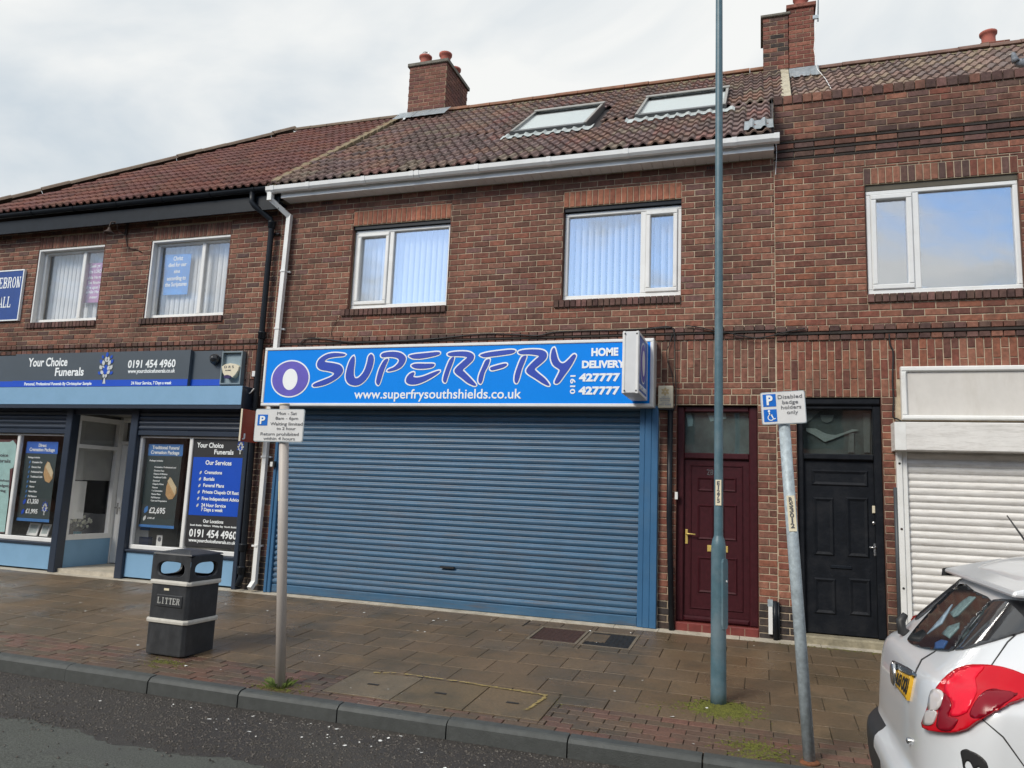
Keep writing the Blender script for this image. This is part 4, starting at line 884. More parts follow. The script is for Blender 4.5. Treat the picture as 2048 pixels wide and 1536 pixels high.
ridge(rl, -9.4, -7.0, RY, RZ+.045, mat('mossy_ridge_tile', (.14, .10, .075), .9, var=.3, scale=6, dirt=.5, dcol=(.13, .12, .08), dscale=3))
A, Bv = Vector((xe, YE3, ZE3+.06)), Vector((-9.42, RY, RZ+.05)); n = 13; d = (Bv-A)/n; sx = Vector((1, -1, 0)).normalized()
hm = MB(); ang = [pi*i/6 for i in range(7)]; up = d.normalized().cross(-sx).normalized(); up = up if up.z > 0 else -up
hm.rings([[tuple(d*t+sx*.14*cos(a)+up*.09*sin(a)) for a in ang] for t in (-.02, .98)], False, False, False); hm = hm.mesh('hip_tile', MATS['mossy_ridge_tile'])
for i in range(n):
    o = bpy.data.objects.new('hip_tile', hm); C.objects.link(o); o.location = A+d*i+Vector((0, 0, R.uniform(-.01, .01))); adopt(o, rl)
# mortar seam where the two roofs meet
mb = MB(); n = 34
for i in range(n):
    t0, t1 = i/n, (i+1)/n; y0, y1 = YE+(RY-YE)*t0, YE+(RY-YE)*t1; z0, z1 = ZE+(RZ-ZE)*t0, ZE+(RZ-ZE)*t1; e0, e1 = R.uniform(.05, .09), R.uniform(.04, .08)
    mb.hexa([(XM-e0, y0, z0), (XM+e1, y0, z0), (XM+e1, y1, z1), (XM-e0, y1, z1), (XM-e0, y0, z0+.085), (XM+e1, y0, z0+.07), (XM+e1, y1, z1+.07), (XM-e0, y1, z1+.085)])
mb.build('roof_seam', mat('lichened_mortar', (.20, .16, .10), .95, var=.35, scale=14, bump=.01, bscale=40, dirt=.5, dcol=(.22, .12, .05), dscale=4), lb)
MB().box(XL-.2, XM+.08, -.215, -.19, 5.50, 5.72).build('fascia', BLACKP, lb); MB().box(XL, XM+.06, -.188, -.004, 5.60, 5.63).build('soffit', BLACKP, lb)
q = MB(); A_ = [pi+pi*i/8 for i in range(9)]; q.extr([(-.275+.058*cos(a), 5.815+.058*sin(a)) for a in A_]+[(-.275+.05*cos(a), 5.815+.05*sin(a)) for a in reversed(A_)], XL-.2, -7.02); gl_ = recalc(q.build('gutter', BLACKP, lb))
for x in (-12.6, -11.7, -10.8, -9.9, -9.0, -8.1, -7.3): q = MB(); q.extr([(-.275+.066*cos(a), 5.815+.066*sin(a)) for a in A_], x-.02, x+.02); q.build('gutter_clip', BLACKP, gl_)
q = MB().tube([(-7.34, -.27, 5.78), (-7.34, -.27, 5.62), (-7.30, -.25, 5.56), (-7.11, -.10, 5.40), (-7.09, -.085, 5.33), (-7.10, -.085, 3.0), (-7.075, -.085, .30), (-7.075, -.085, .18), (-7.09, -.13, .06)], .042, 12).build('black_downpipe', BLACKP, lb)
for z in (5.30, 3.62, 2.42, .58, .27): xx = -7.09; MB().lathe((xx+(.008 if z < 1 else 0), -.085, z), [(.046, -.05), (.056, -.045), (.056, .03), (.062, .035), (.062, .055), (.046, .06)], 14).build('pipe_collar', BLACKP, q)
MB().box(-7.14, -6.98, -.05, .0, 5.17, 5.19).build('pipe_bracket', BLACKP, q)
# shopfront joinery
sf = MB()
for x0, x1 in ((-13.1, -12.98), (-10.63, -10.50), (-9.33, -9.19), (-7.235, -7.16)): sf.bbox(x0, x1, -.09, .06, .0, 2.56, .008)
sf.box(-12.98, -7.235, -.055, .05, 2.45, 2.56)
sf = sf.build('shopfront_frame', NAVY, lb)
for x0, x1 in ((-12.98, -10.63), (-9.19, -7.235)):
    slats(sf, x0, x1, 2.21, 2.50, -.045, NAVY, .073); MB().bbox(x0, x1, -.066, -.03, 2.135, 2.208, .006).build('shutter_rail', NAVY, sf)
    MB().bbox(x0, x1, -.075, .06, .40, .435, .006).build('sill_trim', NAVY, sf); MB().bbox(x0, x1, -.04, .06, .03, .398, .004).build('stall_riser', LTBLUE, sf)
def glaz(x0, x1, z0, z1, mull, nm='shop_window'):
    f = MB(); y0 = -.01
    for r_ in ((x0, x1, z0, z0+.065), (x0, x1, z1-.03, z1), (x0, x0+.045, z0+.065, z1-.03), (x1-.03, x1, z0+.065, z1-.03), (mull-.032, mull+.032, z0+.065, z1-.03)): f.bbox(r_[0], r_[1], y0, y0+.06, r_[2], r_[3], .008)
    f = f.build(nm, UPVC, lb)
    for a, b in ((x0+.045, mull-.032), (mull+.032, x1-.03)): MB().box(a-.003, b+.003, .018, .026, z0+.062, z1-.027).build('pane', G_SHOP, f)
    return f
glaz(-12.98, -10.635, .437, 2.133, WX(28, 960)[0]); glaz(-9.188, -7.237, .437, 2.133, WX(374, 980)[0])
# recessed doorway
rc = MB(); rc.bbox(-10.60, -10.52, .061, .12, .48, 2.45, .006); rc.box(-10.60, -10.52, .88, .95, .48, 2.45); rc.box(-10.60, -10.52, .12, .88, .48, .56); rc.box(-10.60, -10.52, .12, .88, 2.37, 2.45); rc.box(-10.60, -10.52, .12, .88, 1.93, 1.99); rc = rc.build('side_light', UPVC, lb)
MB().box(-10.565, -10.555, .12, .88, .56, 2.37).build('pane', G_SHOP, rc); MB().box(-10.60, -10.53, .061, .95, .02, .478).build('stall_riser', LTBLUE, rc)
dw = MB()
for r_ in ((-10.60, -10.52, .06, 2.50), (-9.66, -9.58, .06, 2.50), (-10.52, -9.66, 2.42, 2.50), (-10.52, -9.66, 2.04, 2.10)): dw.bbox(r_[0], r_[1], .955, 1.05, r_[2], r_[3], .008)
dw.bbox(-10.515, -10.40, .965, 1.02, .07, 2.035, .008); dw.bbox(-9.78, -9.665, .965, 1.02, .07, 2.035, .008); dw.bbox(-10.40, -9.78, .965, 1.02, 1.92, 2.035, .008); dw.bbox(-10.40, -9.78, .965, 1.02, .07, .86, .008)
dw = dw.build('door', UPVC, lb); MB().box(-10.40, -9.78, .99, 1.0, .86, 1.92).build('pane', G_SHOP, dw); MB().box(-10.52, -9.66, .99, 1.0, 2.10, 2.42).build('fanlight', G_SHOP, dw)
q = MB(); q.bbox(-10.475, -10.445, .955, .966, .87, 1.06, .004); q.tube([(-10.46, .96, .98), (-10.46, .91, .98), (-10.36, .91, .98)], .01, 8); q.build('handle', STEEL, dw)
q = MB(); q.bbox(-10.31, -9.87, .958, .9645, .2, .74, .01); q.build('panel', UPVC, dw)
MB().box(-10.5, -9.33, -.03, .955, -.03, .062).build('doorstep', SETT, lb); MB().box(-9.33, -9.25, .061, 1.05, .0, 2.5).build('return_wall', UPVC, lb)
MB().box(-13.3, -7.14, .06, 1.05, 2.502, 2.56).build('shop_ceiling', ROOMW, lb)
mb = MB(); mb.quad((-13.3, 2.6, 0), (-7.14, 2.6, 0), (-7.14, 2.6, 2.56), (-13.3, 2.6, 2.56)); mb.quad((-13.3, .06, .0), (-7.14, .06, .0), (-7.14, 2.6, .0), (-13.3, 2.6, .0)); mb.quad((-7.15, .06, 0), (-7.15, 2.6, 0), (-7.15, 2.6, 2.56), (-7.15, .06, 2.56)); mb.quad((-13.3, 2.6, 2.555), (-7.14, 2.6, 2.555), (-7.14, 1.05, 2.555), (-13.3, 1.05, 2.555)); mb.build('shop_interior', ROOMD, lb)
for x0, x1 in ((-13.1, -10.62), (-9.23, -7.2)): B('display_ledge', ROOMW, lb, x0, x1, .07, .6, .40, .47)
# shutter housing and fascia board
MB().bbox(-13.4, -7.178, -.30, .0, 2.575, 2.848, .004).build('shutter_housing', LTBLUE, lb); q = MB(); q.box(-7.1775, -7.172, -.298, .0, 2.53, 2.845); q.box(-13.4, -7.18, -.29, .0, 2.52, 2.573); q.build('housing_trim', NAVY, lb)
sg = thing('funeral_shop_sign', 'long slate grey and royal blue shop sign above the funeral shopfront', 'sign', (-10, -.06, 2.86))
q = MB(); q.box(-13.4, -7.762, -.062, -.004, 2.89, 3.418); q.build('backing_board', SLATE, sg); B('backing_stripe', ROYAL, sg, -13.4, -7.766, -.0645, -.0625, 2.89, 2.985)
MB().box(-11.84, -8.305, -.122, -.066, 2.878, 3.428).build('panel', SLATE, sg); B('stripe', ROYAL, sg, -11.838, -8.308, -.1255, -.1225, 2.882, 2.983)
Y = -.1225
for s_, a, b, h in (('Your Choice', (56, 733.5), (134.5, 731), 16), ('Funerals', (109.5, 752.5), (167, 750), 15.5), ('0191 454 4960', (255.5, 736), (350.5, 733.5), 14.5), ('www.yourchoicefunerals.co.uk', (255.5, 746.5), (350, 744.5), 7.5)): ptext(s_, a, b, h, Y, PALE, sg, .022)
ptext('Personal, Professional Funerals By Christopher Sample', (48.5, 771), (183, 769.5), 5.6, -.126, PALE, sg, .022); ptext('24 Hour Service, 7 Days a week', (262, 769.5), (343, 768.2), 6, -.126, PALE, sg, .022)
def leaf(cx, cz, ang, l, w):
    pts = [(0, 0), (.35, .42), (.7, .38), (1, 0), (.7, -.38), (.35, -.42)]
    return [(cx+l*(p[0]-.5)*cos(ang)-w*p[1]*sin(ang), cz+l*(p[0]-.5)*sin(ang)+w*p[1]*cos(ang)) for p in pts]
LEAFG = mat('pale_grey_print', (.52, .55, .56), .4)
def treelogo(cx, cz, k, Y, par):
    G = [(-.02, .62, 1.75, .3), (.10, .62, 1.35, .3), (-.17, .45, 1.9, .3), (.2, .45, 1.2, .3), (-.30, .22, 2.2, .3), (.33, .22, .95, .3), (-.16, .2, 1.9, .28), (.18, .2, 1.2, .28), (-.2, -.02, 2.3, .28), (.2, -.02, .85, .28), (-.06, -.2, 2.1, .25), (.07, -.2, 1.0, .25)]
    Bl = [(0, .86, 1.57, .26), (-.32, .52, 2.3, .26), (.33, .52, .85, .26), (-.36, -.05, 2.6, .22), (.38, -.05, .55, .22), (0, .12, 1.57, .5), (.28, .75, 1.1, .2), (-.26, .75, 2.05, .2)]
    shape([leaf(cx+x*k, cz+z*k, a, l*k*1.0, l*k*.75) for x, z, a, l in Bl], Y, ROYAL, par, name='tree_emblem', smooth=2); shape([leaf(cx+x*k, cz+z*k, a, l*k*.95, l*k*.7) for x, z, a, l in G]+[[(cx-.02*k, cz-.2*k), (cx+.02*k, cz-.2*k), (cx+.09*k, cz-.58*k), (cx-.09*k, cz-.58*k)]], Y-.0018, LEAFG, par, name='tree_emblem', smooth=0)
x, z = WX(211, 744, Y); treelogo(x, z, .32, Y-.0042, sg)
# tinted dome camera and alarm bell box beside the sign
x, z = WX(430, 719, -.1); o = MB().lathe((0, 0, 0), [(.012, -.10), (.05, -.08), (.075, -.02), (.07, .05), (.03, .085)], 16).build('dome_camera', mat('smoked_plastic', (.02, .022, .026), .2)); o.location = (x, -.10, z); o.rotation_euler = (1.1, 0, .5); tag(o, 'small dark dome camera on the right end of the funeral sign', 'camera')
al = thing('alarm_backing', 'grey recessed metal panel beside the funeral sign, behind the cream bell box', 'panel', (-7.58, 0, 2.9))
q = MB(); x0, x1, z0, z1 = -7.76, -7.40, 2.905, 3.40; B('back', mat('panel_grey', (.22, .30, .35), .5), al, x0+.02, x1-.02, -.03, -.004, z0+.02, z1-.02)
for r_ in ((x0, x1, z0, z0+.02), (x0, x1, z1-.02, z1), (x1-.02, x1, z0+.02, z1-.02), (x0, x0+.02, z0+.02, z1-.02)): q.box(r_[0], r_[1], -.085, -.004, r_[2], r_[3])
q.build('rim', mat('panel_rim', (.16, .21, .24), .5), al)
bx = thing('bell_box', 'cream shield-shaped alarm bell box lettered D R S', 'alarm box', (-7.6, -.03, 3.05))
Y = -.11; out_ = [(443, 733), (450, 728.5), (460, 726.5), (470, 728), (478, 733), (476, 741), (470, 750), (464.5, 755), (457, 750.5), (449, 753), (445, 745)]
P_ = px(out_, Y); cx, cz = sum(p[0] for p in P_)/len(P_), sum(p[1] for p in P_)/len(P_)
q = MB(); Pk = [Vector(p) for p in P_]; q.rings([[(cx+(p[0]-cx)*k, yy, cz+(p[1]-cz)*k) for p in reversed(P_)] for yy, k in ((-.03, 1.02), (-.085, 1.03), (-.105, 1.0), (-.11, .95))], True, False); q = recalc(q.build('case', CREAM, bx)); 
ptext('D R S', (448.5, 737), (467.5, 735), 4.6, -.1105, GREYTXT, bx, .01); ptext('ALARMS', (450, 743), (462, 740.5), 2.4, -.1105, GREYTXT, bx, .01)
pshape([[(449, 753), (453, 751), (457, 750.2), (462, 751.5), (464.5, 755), (458, 758), (452, 757)]], -.105, mat('purple_lens', (.05, .04, .12), .25), bx, name='strobe_lens', thick=.03)
q = thing('junction_box', 'small white junction box on the brick pier beside the black downpipe', 'junction box', (-7.17, 0, 3.1)); x0, z1 = WX(504.5, 742, -.03); x1, z0 = WX(511.5, 753, -.03); addbevel(MB().box(x0, x1, -.035, -.002, z0, z1).build('case', UPVC, q), .006); q['label'] = q['label']
MB().tube([(x1-.02, -.01, z1), (x1, -.012, z1+.12), (x1+.03, -.015, z1+.2)], .004, 6).build('wire', RUBBER, q)
# ================================================================== SIGNS ON THE WALLS
fs = thing('chip_shop_sign', 'wide bright blue light-box sign lettered SUPERFRY above the blue shutter', 'sign', (-4.1, 0, 2.57))
X0, X1, Z0, Z1 = -6.845, -1.375, 2.560, 3.390
MB().box(X0+.012, X1-.004, -.285, .004, Z0+.012, Z1-.004).build('case', mat('sign_case_grey', (.50, .50, .49), .4, var=.05), fs)
q = MB(); e = .042
for r_ in ((X0, X1, Z0, Z0+e), (X0, X1, Z1-e, Z1), (X0, X0+e, Z0+e, Z1-e), (X1-e, X1, Z0+e, Z1-e)): q.bbox(r_[0], r_[1], -.308, -.24, r_[2], r_[3], .008)
q.build('frame', UPVC, fs)
MB().box(X0+e, X1-e, -.295, -.286, Z0+e, Z1-e).build('face', SIGNBLUE, fs)
Y = -.2965
z5 = lambda P: [(500+a/4.096, 650+b/4.096) for a, b in P]
z6 = lambda P: [(960+a/4.096, 640+b/4.096) for a, b in P]
LET = {'S': [z5([(775, 238), (690, 230), (620, 245), (565, 285), (550, 330), (575, 362), (640, 375), (682, 388), (690, 402), (665, 425), (600, 452), (530, 480), (515, 498), (540, 503), (620, 485), (700, 443), (745, 403), (760, 368), (742, 332), (690, 315), (622, 305), (610, 293), (640, 270), (700, 258), (765, 252)])],
'U': [z5([(850, 255), (820, 290), (795, 360), (785, 430), (805, 475), (850, 493), (900, 485), (950, 442), (990, 372), (1010, 300), (1008, 255), (990, 240), (970, 262), (960, 310), (935, 380), (895, 428), (866, 438), (850, 418), (848, 370), (856, 300)])],
'P': [z5([(1120, 278), (1095, 295), (1060, 360), (1040, 430), (1035, 470), (1050, 490), (1065, 465), (1085, 400), (1110, 330), (1130, 283)]), z5([(1075, 245), (1100, 228), (1170, 220), (1235, 230), (1272, 262), (1268, 300), (1235, 345), (1180, 370), (1130, 378), (1135, 365), (1180, 345), (1215, 310), (1220, 282), (1190, 264), (1130, 258), (1085, 262)])],
'E': [z5([(1305, 252), (1350, 240), (1450, 230), (1530, 222), (1555, 228), (1540, 242), (1480, 258), (1400, 272), (1340, 272), (1315, 262)]), z5([(1325, 330), (1360, 318), (1440, 318), (1495, 318), (1510, 325), (1490, 345), (1430, 355), (1370, 355), (1335, 345)]), z5([(1340, 388), (1310, 400), (1285, 430), (1280, 465), (1310, 485), (1370, 482), (1440, 455), (1510, 415), (1550, 385), (1548, 375), (1500, 390), (1430, 418), (1370, 432), (1336, 424), (1345, 400)])],
'R': [z5([(1660, 263), (1635, 290), (1610, 350), (1590, 410), (1583, 455), (1600, 470), (1612, 440), (1635, 370), (1662, 300), (1670, 266)]), z5([(1620, 238), (1650, 225), (1720, 218), (1790, 222), (1830, 245), (1825, 285), (1780, 330), (1742, 365), (1755, 385), (1800, 430), (1845, 480), (1848, 495), (1825, 492), (1780, 470), (1730, 430), (1690, 400), (1676, 375), (1695, 345), (1745, 300), (1778, 268), (1760, 256), (1700, 252), (1640, 252)])],
'F': [z6([(5, 285), (60, 268), (150, 255), (250, 245), (288, 252), (260, 272), (180, 285), (100, 295), (40, 302), (12, 295)]), z6([(70, 322), (45, 335), (20, 390), (-5, 450), (-12, 500), (5, 520), (20, 490), (35, 430), (65, 370), (78, 328)]), z6([(85, 392), (120, 378), (200, 358), (220, 365), (195, 385), (140, 402), (95, 410)])],
'R2': [z6([(368, 293), (340, 310), (310, 380), (288, 450), (285, 500), (300, 515), (318, 480), (340, 400), (368, 330), (378, 296)]), z6([(315, 262), (350, 248), (430, 242), (510, 248), (545, 275), (535, 320), (480, 370), (447, 400), (470, 430), (530, 480), (565, 525), (560, 536), (520, 520), (450, 475), (395, 440), (380, 415), (400, 380), (450, 330), (483, 300), (470, 287), (400, 278), (335, 278)])],
'Y': [z6([(608, 228), (590, 250), (582, 310), (600, 365), (640, 395), (655, 412), (640, 450), (615, 500), (618, 518), (645, 510), (690, 450), (740, 380), (778, 310), (782, 287), (765, 285), (730, 320), (692, 353), (660, 352), (636, 320), (620, 262)])]}
for k, strokes in LET.items():
    for i, P_ in enumerate(strokes):
        pshape([P_], Y-.001*i, PALE, fs, name='letter_outline', off=.020, smooth=3); pshape([P_], Y-.005, INK, fs, name='letter', smooth=3, off=.003)
ptext('www.superfrysouthshields.co.uk', (708, 797.7), (1042.5, 796), 17.5, Y, PALE, fs, .012)
ptext('HOME', (1182.7, 711.3), (1236.6, 710.6), 14.2, Y, PALE, fs, .05); ptext('DELIVERY', (1163.9, 735.3), (1251, 734.8), 13.2, Y, PALE, fs, .05)
ptext('427777', (1157.8, 762), (1240.5, 761.6), 14, Y, PALE, fs, .05); ptext('427777', (1157, 788.3), (1239.5, 788), 14, Y, PALE, fs, .05)
xa, za = WX(1149.8, 788, Y); zt = WX(1149.8, 750.5, Y)[1]
text('0191', 0, zt-za, 0, .060, 0, PALE, fs, .025, fr=Matrix.Translation((xa, Y, za)) @ Matrix.Rotation(-pi/2, 4, 'Y'))
cx, cz = WX(580.6, 757.4, Y); LILAC = mat('lilac_print', (.11, .09, .47), .4)
shape([oval(cx, cz, .315, .265, 40)], Y, PALE, fs, name='badge_ring'); shape([oval(cx, cz, .295, .246, 40)], Y-.002, LILAC, fs, name='badge_disc'); shape([oval(cx, cz-.01, .12, .15, 32)], Y-.004, PALE, fs, name='badge_centre')
# projecting light box on the right end
pj = thing('projecting_sign', 'white edged projecting light box with blue faces at the right end of the SUPERFRY sign', 'sign', (-1.535, -.31, 2.62))
MB().bbox(-1.622, -1.452, -.985, -.31, 2.632, 3.328, .008).build('case', mat('projecting_case', (.62, .64, .66), .35, var=.04), pj)
q = MB(); q.bbox(-1.624, -1.598, -.992, -.97, 2.63, 3.33, .004); q.bbox(-1.476, -1.450, -.992, -.97, 2.63, 3.33, .004); q.build('edge_trim', UPVC, pj)
for sx in (-1, 1):
    xx = -1.451 if sx > 0 else -1.623; fr_ = Matrix.Translation((xx, -.645, 2.98)) @ Matrix.Rotation(sx*pi/2, 4, 'Z')
    def side(o):
        o.data.transform(fr_); return o
    side(shape([rect(-.30, .30, -.315, .315)], 0, mat('projecting_blue', (.02, .11, .46), .35), pj, name='face')); side(shape([oval(0, .04, .215, .24)], -.003, PALE, pj, name='badge_ring')); side(shape([oval(0, .04, .195, .22)], -.006, LILAC, pj, name='badge_disc')); side(shape([oval(0, .04, .10, .15)], -.008, PALE, pj, name='badge_centre'))
    text('HOME DELIVERY', -.26, .26, -.285, .055, -.004, PALE, pj, .03, fr=fr_)
    q = MB()
    for r_ in ((-.33, .33, -.345, -.316), (-.33, .33, .316, .345), (-.33, -.301, -.316, .316), (.301, .33, -.316, .316)): q.box(r_[0], r_[1], -.008, .0, r_[2], r_[3])
    side(q.build('face_trim', UPVC, pj))
for x in (-1.60, -1.47):
    for z in (2.66, 3.30): MB().box(x-.008, x+.008, -.995, -.9925, z-.008, z+.008).build('screw', IRON, pj)
B('bracket', GALV, pj, -1.56, -1.51, -.32, -.309, 2.75, 3.2)
ab = thing('alarm_box', 'faded cream rectangular alarm box with flower emblem above the maroon door pier', 'alarm box', (-1.26, 0, 2.57))
q = addbevel(MB().box(-1.348, -1.170, -.085, -.002, 2.575, 2.848).build('case', CREAM, ab), .012); YA = -.0855
ATOM = mat('faded_orange_print', (.50, .38, .20), .5); FADE = mat('faded_blue_print', (.36, .38, .40), .5)
for k in range(6):
    a = k*pi/3+.5; shape([leaf(-1.262+.030*cos(a), 2.775+.030*sin(a), a, .045, .030)], YA, ATOM, ab, name='flower_emblem', smooth=3)
for i, (s_, w, h) in enumerate((('Call us', .045, .011), ('PROFESSIONAL', .066, .013), ('SECURITIES', .058, .012), ('Tel 0191', .04, .011), ('455 4288', .07, .018))): text(s_, -1.262-w, -1.262+w, 2.706-i*.024, h, YA, FADE, ab, .015)
B('underside', RUBBER, ab, -1.35, -1.168, -.07, -.002, 2.555, 2.574)
hb = thing('hall_sign', 'dark blue HEBRON HALL board with white edge at the far left', 'sign', (-12.3, 0, 4.04))
Y = -.04; q = B('board', mat('hall_sign_blue', (.015, .055, .24), .25), hb, -12.69, -12.032, -.038, -.002, 4.046, 4.895)
q = MB()
for r_ in ((-12.71, -12.012, 4.026, 4.045), (-12.71, -12.012, 4.896, 4.915), (-12.71, -12.691, 4.045, 4.896), (-12.031, -12.012, 4.045, 4.896)): q.box(r_[0], r_[1], -.045, -.002, r_[2], r_[3])
q.build('edge', PALE, hb)
def serif(s, x0, x1, z, h, Y, m_, par, world=True, name='lettering'):
    """slab-serif capitals, one mesh per letter"""
    n = len(s); cw = (x1-x0)/n
    for i, c in enumerate(s):
        a = x0+i*cw+cw*.06; w = cw*.88; t = w*.24; k = h*.11; q = MB(); b = lambda p, r, u, v: q.box(a+p*w, a+r*w, Y-.002, Y, z+u*h, z+v*h)
        if c in 'LHEBRNI':
            sx = .38 if c == 'I' else .08; b(sx, sx+.24, .09, .91)
            if c == 'I': b(.22, .78, 0, .09); b(.22, .78, .91, 1)
            if c == 'L': b(0, .42, .91, 1); b(0, .95, 0, .09); b(.83, .95, .09, .30)
            if c == 'E': b(0, .9, .91, 1); b(0, .95, 0, .09); b(.83, .95, .09, .28); b(.80, .9, .75, .91); b(.32, .66, .46, .55); b(.58, .66, .55, .63); b(.58, .66, .38, .46)
            if c == 'H': b(0, .40, 0, .09); b(0, .40, .91, 1); b(.6, 1, 0, .09); b(.6, 1, .91, 1); b(.68, .92, .09, .91); b(.32, .68, .46, .55)
            if c == 'N':
                b(0, .36, .91, 1); b(0, .4, 0, .09); b(.78, .90, 0, .91); b(.68, 1, .91, 1); q.poly([(a+p*w, Y-.002, z+u*h) for p, u in ((.32, .91), (.32, .62), (.64, 0), (.78, 0), (.78, .2))])
            if c in 'RB':
                b(0, .32, 0, .09); b(0, .32, .91, 1)
                P_ = [(.32, 1), (.68, 1), (.86, .92), (.90, .76), (.86, .58), (.68, .50), (.32, .50), (.32, .58), (.58, .58), (.66, .66), (.66, .84), (.58, .92), (.32, .92)]; q.poly([(a+p*w, Y-.002, z+u*h) for p, u in reversed(P_)])
                if c == 'R': q.poly([(a+p*w, Y-.002, z+u*h) for p, u in ((.48, .49), (.70, .49), (.95, .08), (1.02, .08), (1.02, 0), (.76, 0))])
                else: P_ = [(p+(.06 if p > .6 else 0), .5-(u-.5)*1.0) for p, u in P_]; q.poly([(a+p*w, Y-.002, z+(u-.001)*h) for p, u in P_])
        if c == 'T': b(.38, .62, .09, .91); b(.22, .78, 0, .09); b(.05, .95, .91, 1); b(.05, .15, .70, .91); b(.85, .95, .70, .91)
        if c == 'A': q.poly([(a+p*w, Y-.002, z+u*h) for p, u in ((.05, .08), (.18, .08), (.5, .86), (.42, 1), (.58, 1)[:2])]); q.poly([(a+p*w, Y-.002, z+u*h) for p, u in ((.42, 1), (.5, .82), (.66, .08), (.94, .08), (.60, 1))]); b(.0, .30, 0, .08); b(.58, 1, 0, .08); b(.30, .60, .30, .37)
        if c == 'O':
            O = oval(a+w*.5, z+h*.5, w*.48, h*.51, 20); I = oval(a+w*.5, z+h*.5, w*.24, h*.42, 20)
            for j in range(20): q.quad(*[(p[0], Y-.002, p[1]) for p in (O[j], O[(j+1) % 20], I[(j+1) % 20], I[j])])
        q.build(name, m_, par, world)
serif('HEBRON', -12.665, -12.065, 4.60, .19, -.0385, PALE, hb); serif('HALL', -12.60, -12.225, 4.26, .19, -.0385, PALE, hb)
# swan neck lamp
x, z = WX(253, 457, -.02); wl = thing('wall_lamp', 'small rusty swan-neck lamp on the left building between its upper windows', 'lamp', (x, 0, z-.12)); RUSTY = mat('rusty_brown_iron', (.045, .028, .022), .7, var=.3, scale=20)
q = MB(); q.box(x-.02, x+.02, -.03, -.002, z-.11, z+.11); q.build('back_plate', RUSTY, wl)
e_ = PY(219, 455, -.25); x2, z2 = e_.x, e_.z; pts = [(x, -.03, z-.08), (x-.03, -.06, z-.09), (x-.08, -.12, z-.05), (x2+.10, -.19, z2+.06), (x2+.06, -.22, z2+.10), (x2+.02, -.245, z2+.09), (x2, -.25, z2+.03), (x2, -.25, z2-.01)]
MB().tube(pts, .011, 8).build('swan_neck', RUSTY, wl); MB().lathe((x2, -.25, z2-.05), [(.02, .05), (.026, .02), (.05, -.01), (.085, -.035), (.088, -.042), (.075, -.04), (.02, .01)], 16).build('shade', RUSTY, wl)
o = MB().tube([(x, -.02, z-.11), (x+.02, -.015, z-.2), (x+.05, -.012, z-.30), (x+.16, -.012, z-.36), (x+.24, -.012, z-.36), (x+.36, -.012, z-.42)], .008, 6).build('lamp_cable', RUSTY, wl)
# orange projecting sign plate beside the funeral shop, seen nearly edge on
og = thing('orange_sign', 'narrow red-orange sign plate half hidden behind the waiting limit sign', 'sign', (-7.0, -.1, 2.1)); xo = -7.01
MB().box(xo-.012, xo+.012, -.47, -.10, 2.05, 2.50).build('plate', mat('orange_red_sign', (.34, .06, .035), .4), og); B('edge', CREAM, og, xo-.013, xo+.013, -.478, -.4705, 2.05, 2.5); B('bracket', GALV, og, xo-.01, xo+.01, -.10, .0, 2.3, 2.33)
text('J', -.03, .03, 0, .06, 0, PALE, og, .03, fr=Matrix.Translation((xo+.0125, -.41, 2.10)) @ Matrix.Rotation(pi/2, 4, 'Z'))
# cables on the string course
def cable(label, pts, r=.008, m_=RUBBER):
    P = [Vector(p) for p in pts]; Q = []
    for i in range(len(P)-1):
        p0, p1, p2, p3 = P[max(i-1, 0)], P[i], P[i+1], P[min(i+2, len(P)-1)]
        for t in range(5): t /= 5; Q.append(.5*((2*p1)+(p2-p0)*t+(2*p0-5*p1+4*p2-p3)*t*t+(3*p1-p0-3*p2+p3)*t**3))
    Q.append(P[-1]); tag(MB().tube(Q, r, 6).build('cable', m_), label, 'cable')
def pc(L_, Y): return [PY(u, v, Y) for u, v in L_]
cable('black cable lying along the string course over the blue SUPERFRY sign', pc([(600, 687), (612, 678), (640, 677), (700, 684), (760, 683), (860, 678), (960, 668), (1030, 669), (1075, 671), (1110, 664), (1180, 661), (1245, 660), (1300, 657), (1345, 655)], -.05))
cable('black cable dropping from the string course past the cream alarm box', pc([(1300, 657), (1330, 653), (1344, 656), (1349, 670), (1350, 700), (1350, 740), (1352, 770), (1351, 810), (1346, 822)], -.045))
cable('thin black wire sagging from the string course to the top of the cream alarm box', pc([(1345, 668), (1338, 690), (1333, 705), (1336, 725), (1343, 745), (1346, 765), (1348, 785)], -.03), .005)
cable('black cable looping along the string course right of the lamp post', pc([(1372, 651), (1400, 655), (1430, 662), (1450, 664), (1480, 671), (1510, 676), (1535, 673), (1560, 667), (1580, 662), (1610, 657)], -.06), .007)
cable('thin brown wire curving down the wall below the first upper window', pc([(694, 615), (678, 635), (665, 655), (663, 670), (672, 680)], -.012), .004, RUSTY)
cable('pair of black cables down the brick pier right of the black door', pc([(1778, 668), (1780, 690), (1786, 705), (1785, 760), (1787, 800), (1786, 832), (1795, 838), (1803, 843)], -.02), .009)
cable('pale wire hanging from the white gutter end beside the parapet', pc([(1550, 275), (1553, 300), (1552, 330), (1551, 350)], -.03), .004, UPVC)
cable('white cable stub on the black end of the blue shutter housing', pc([(496, 787), (500, 786), (505, 781), (508, 777)], -.15), .008, UPVC)
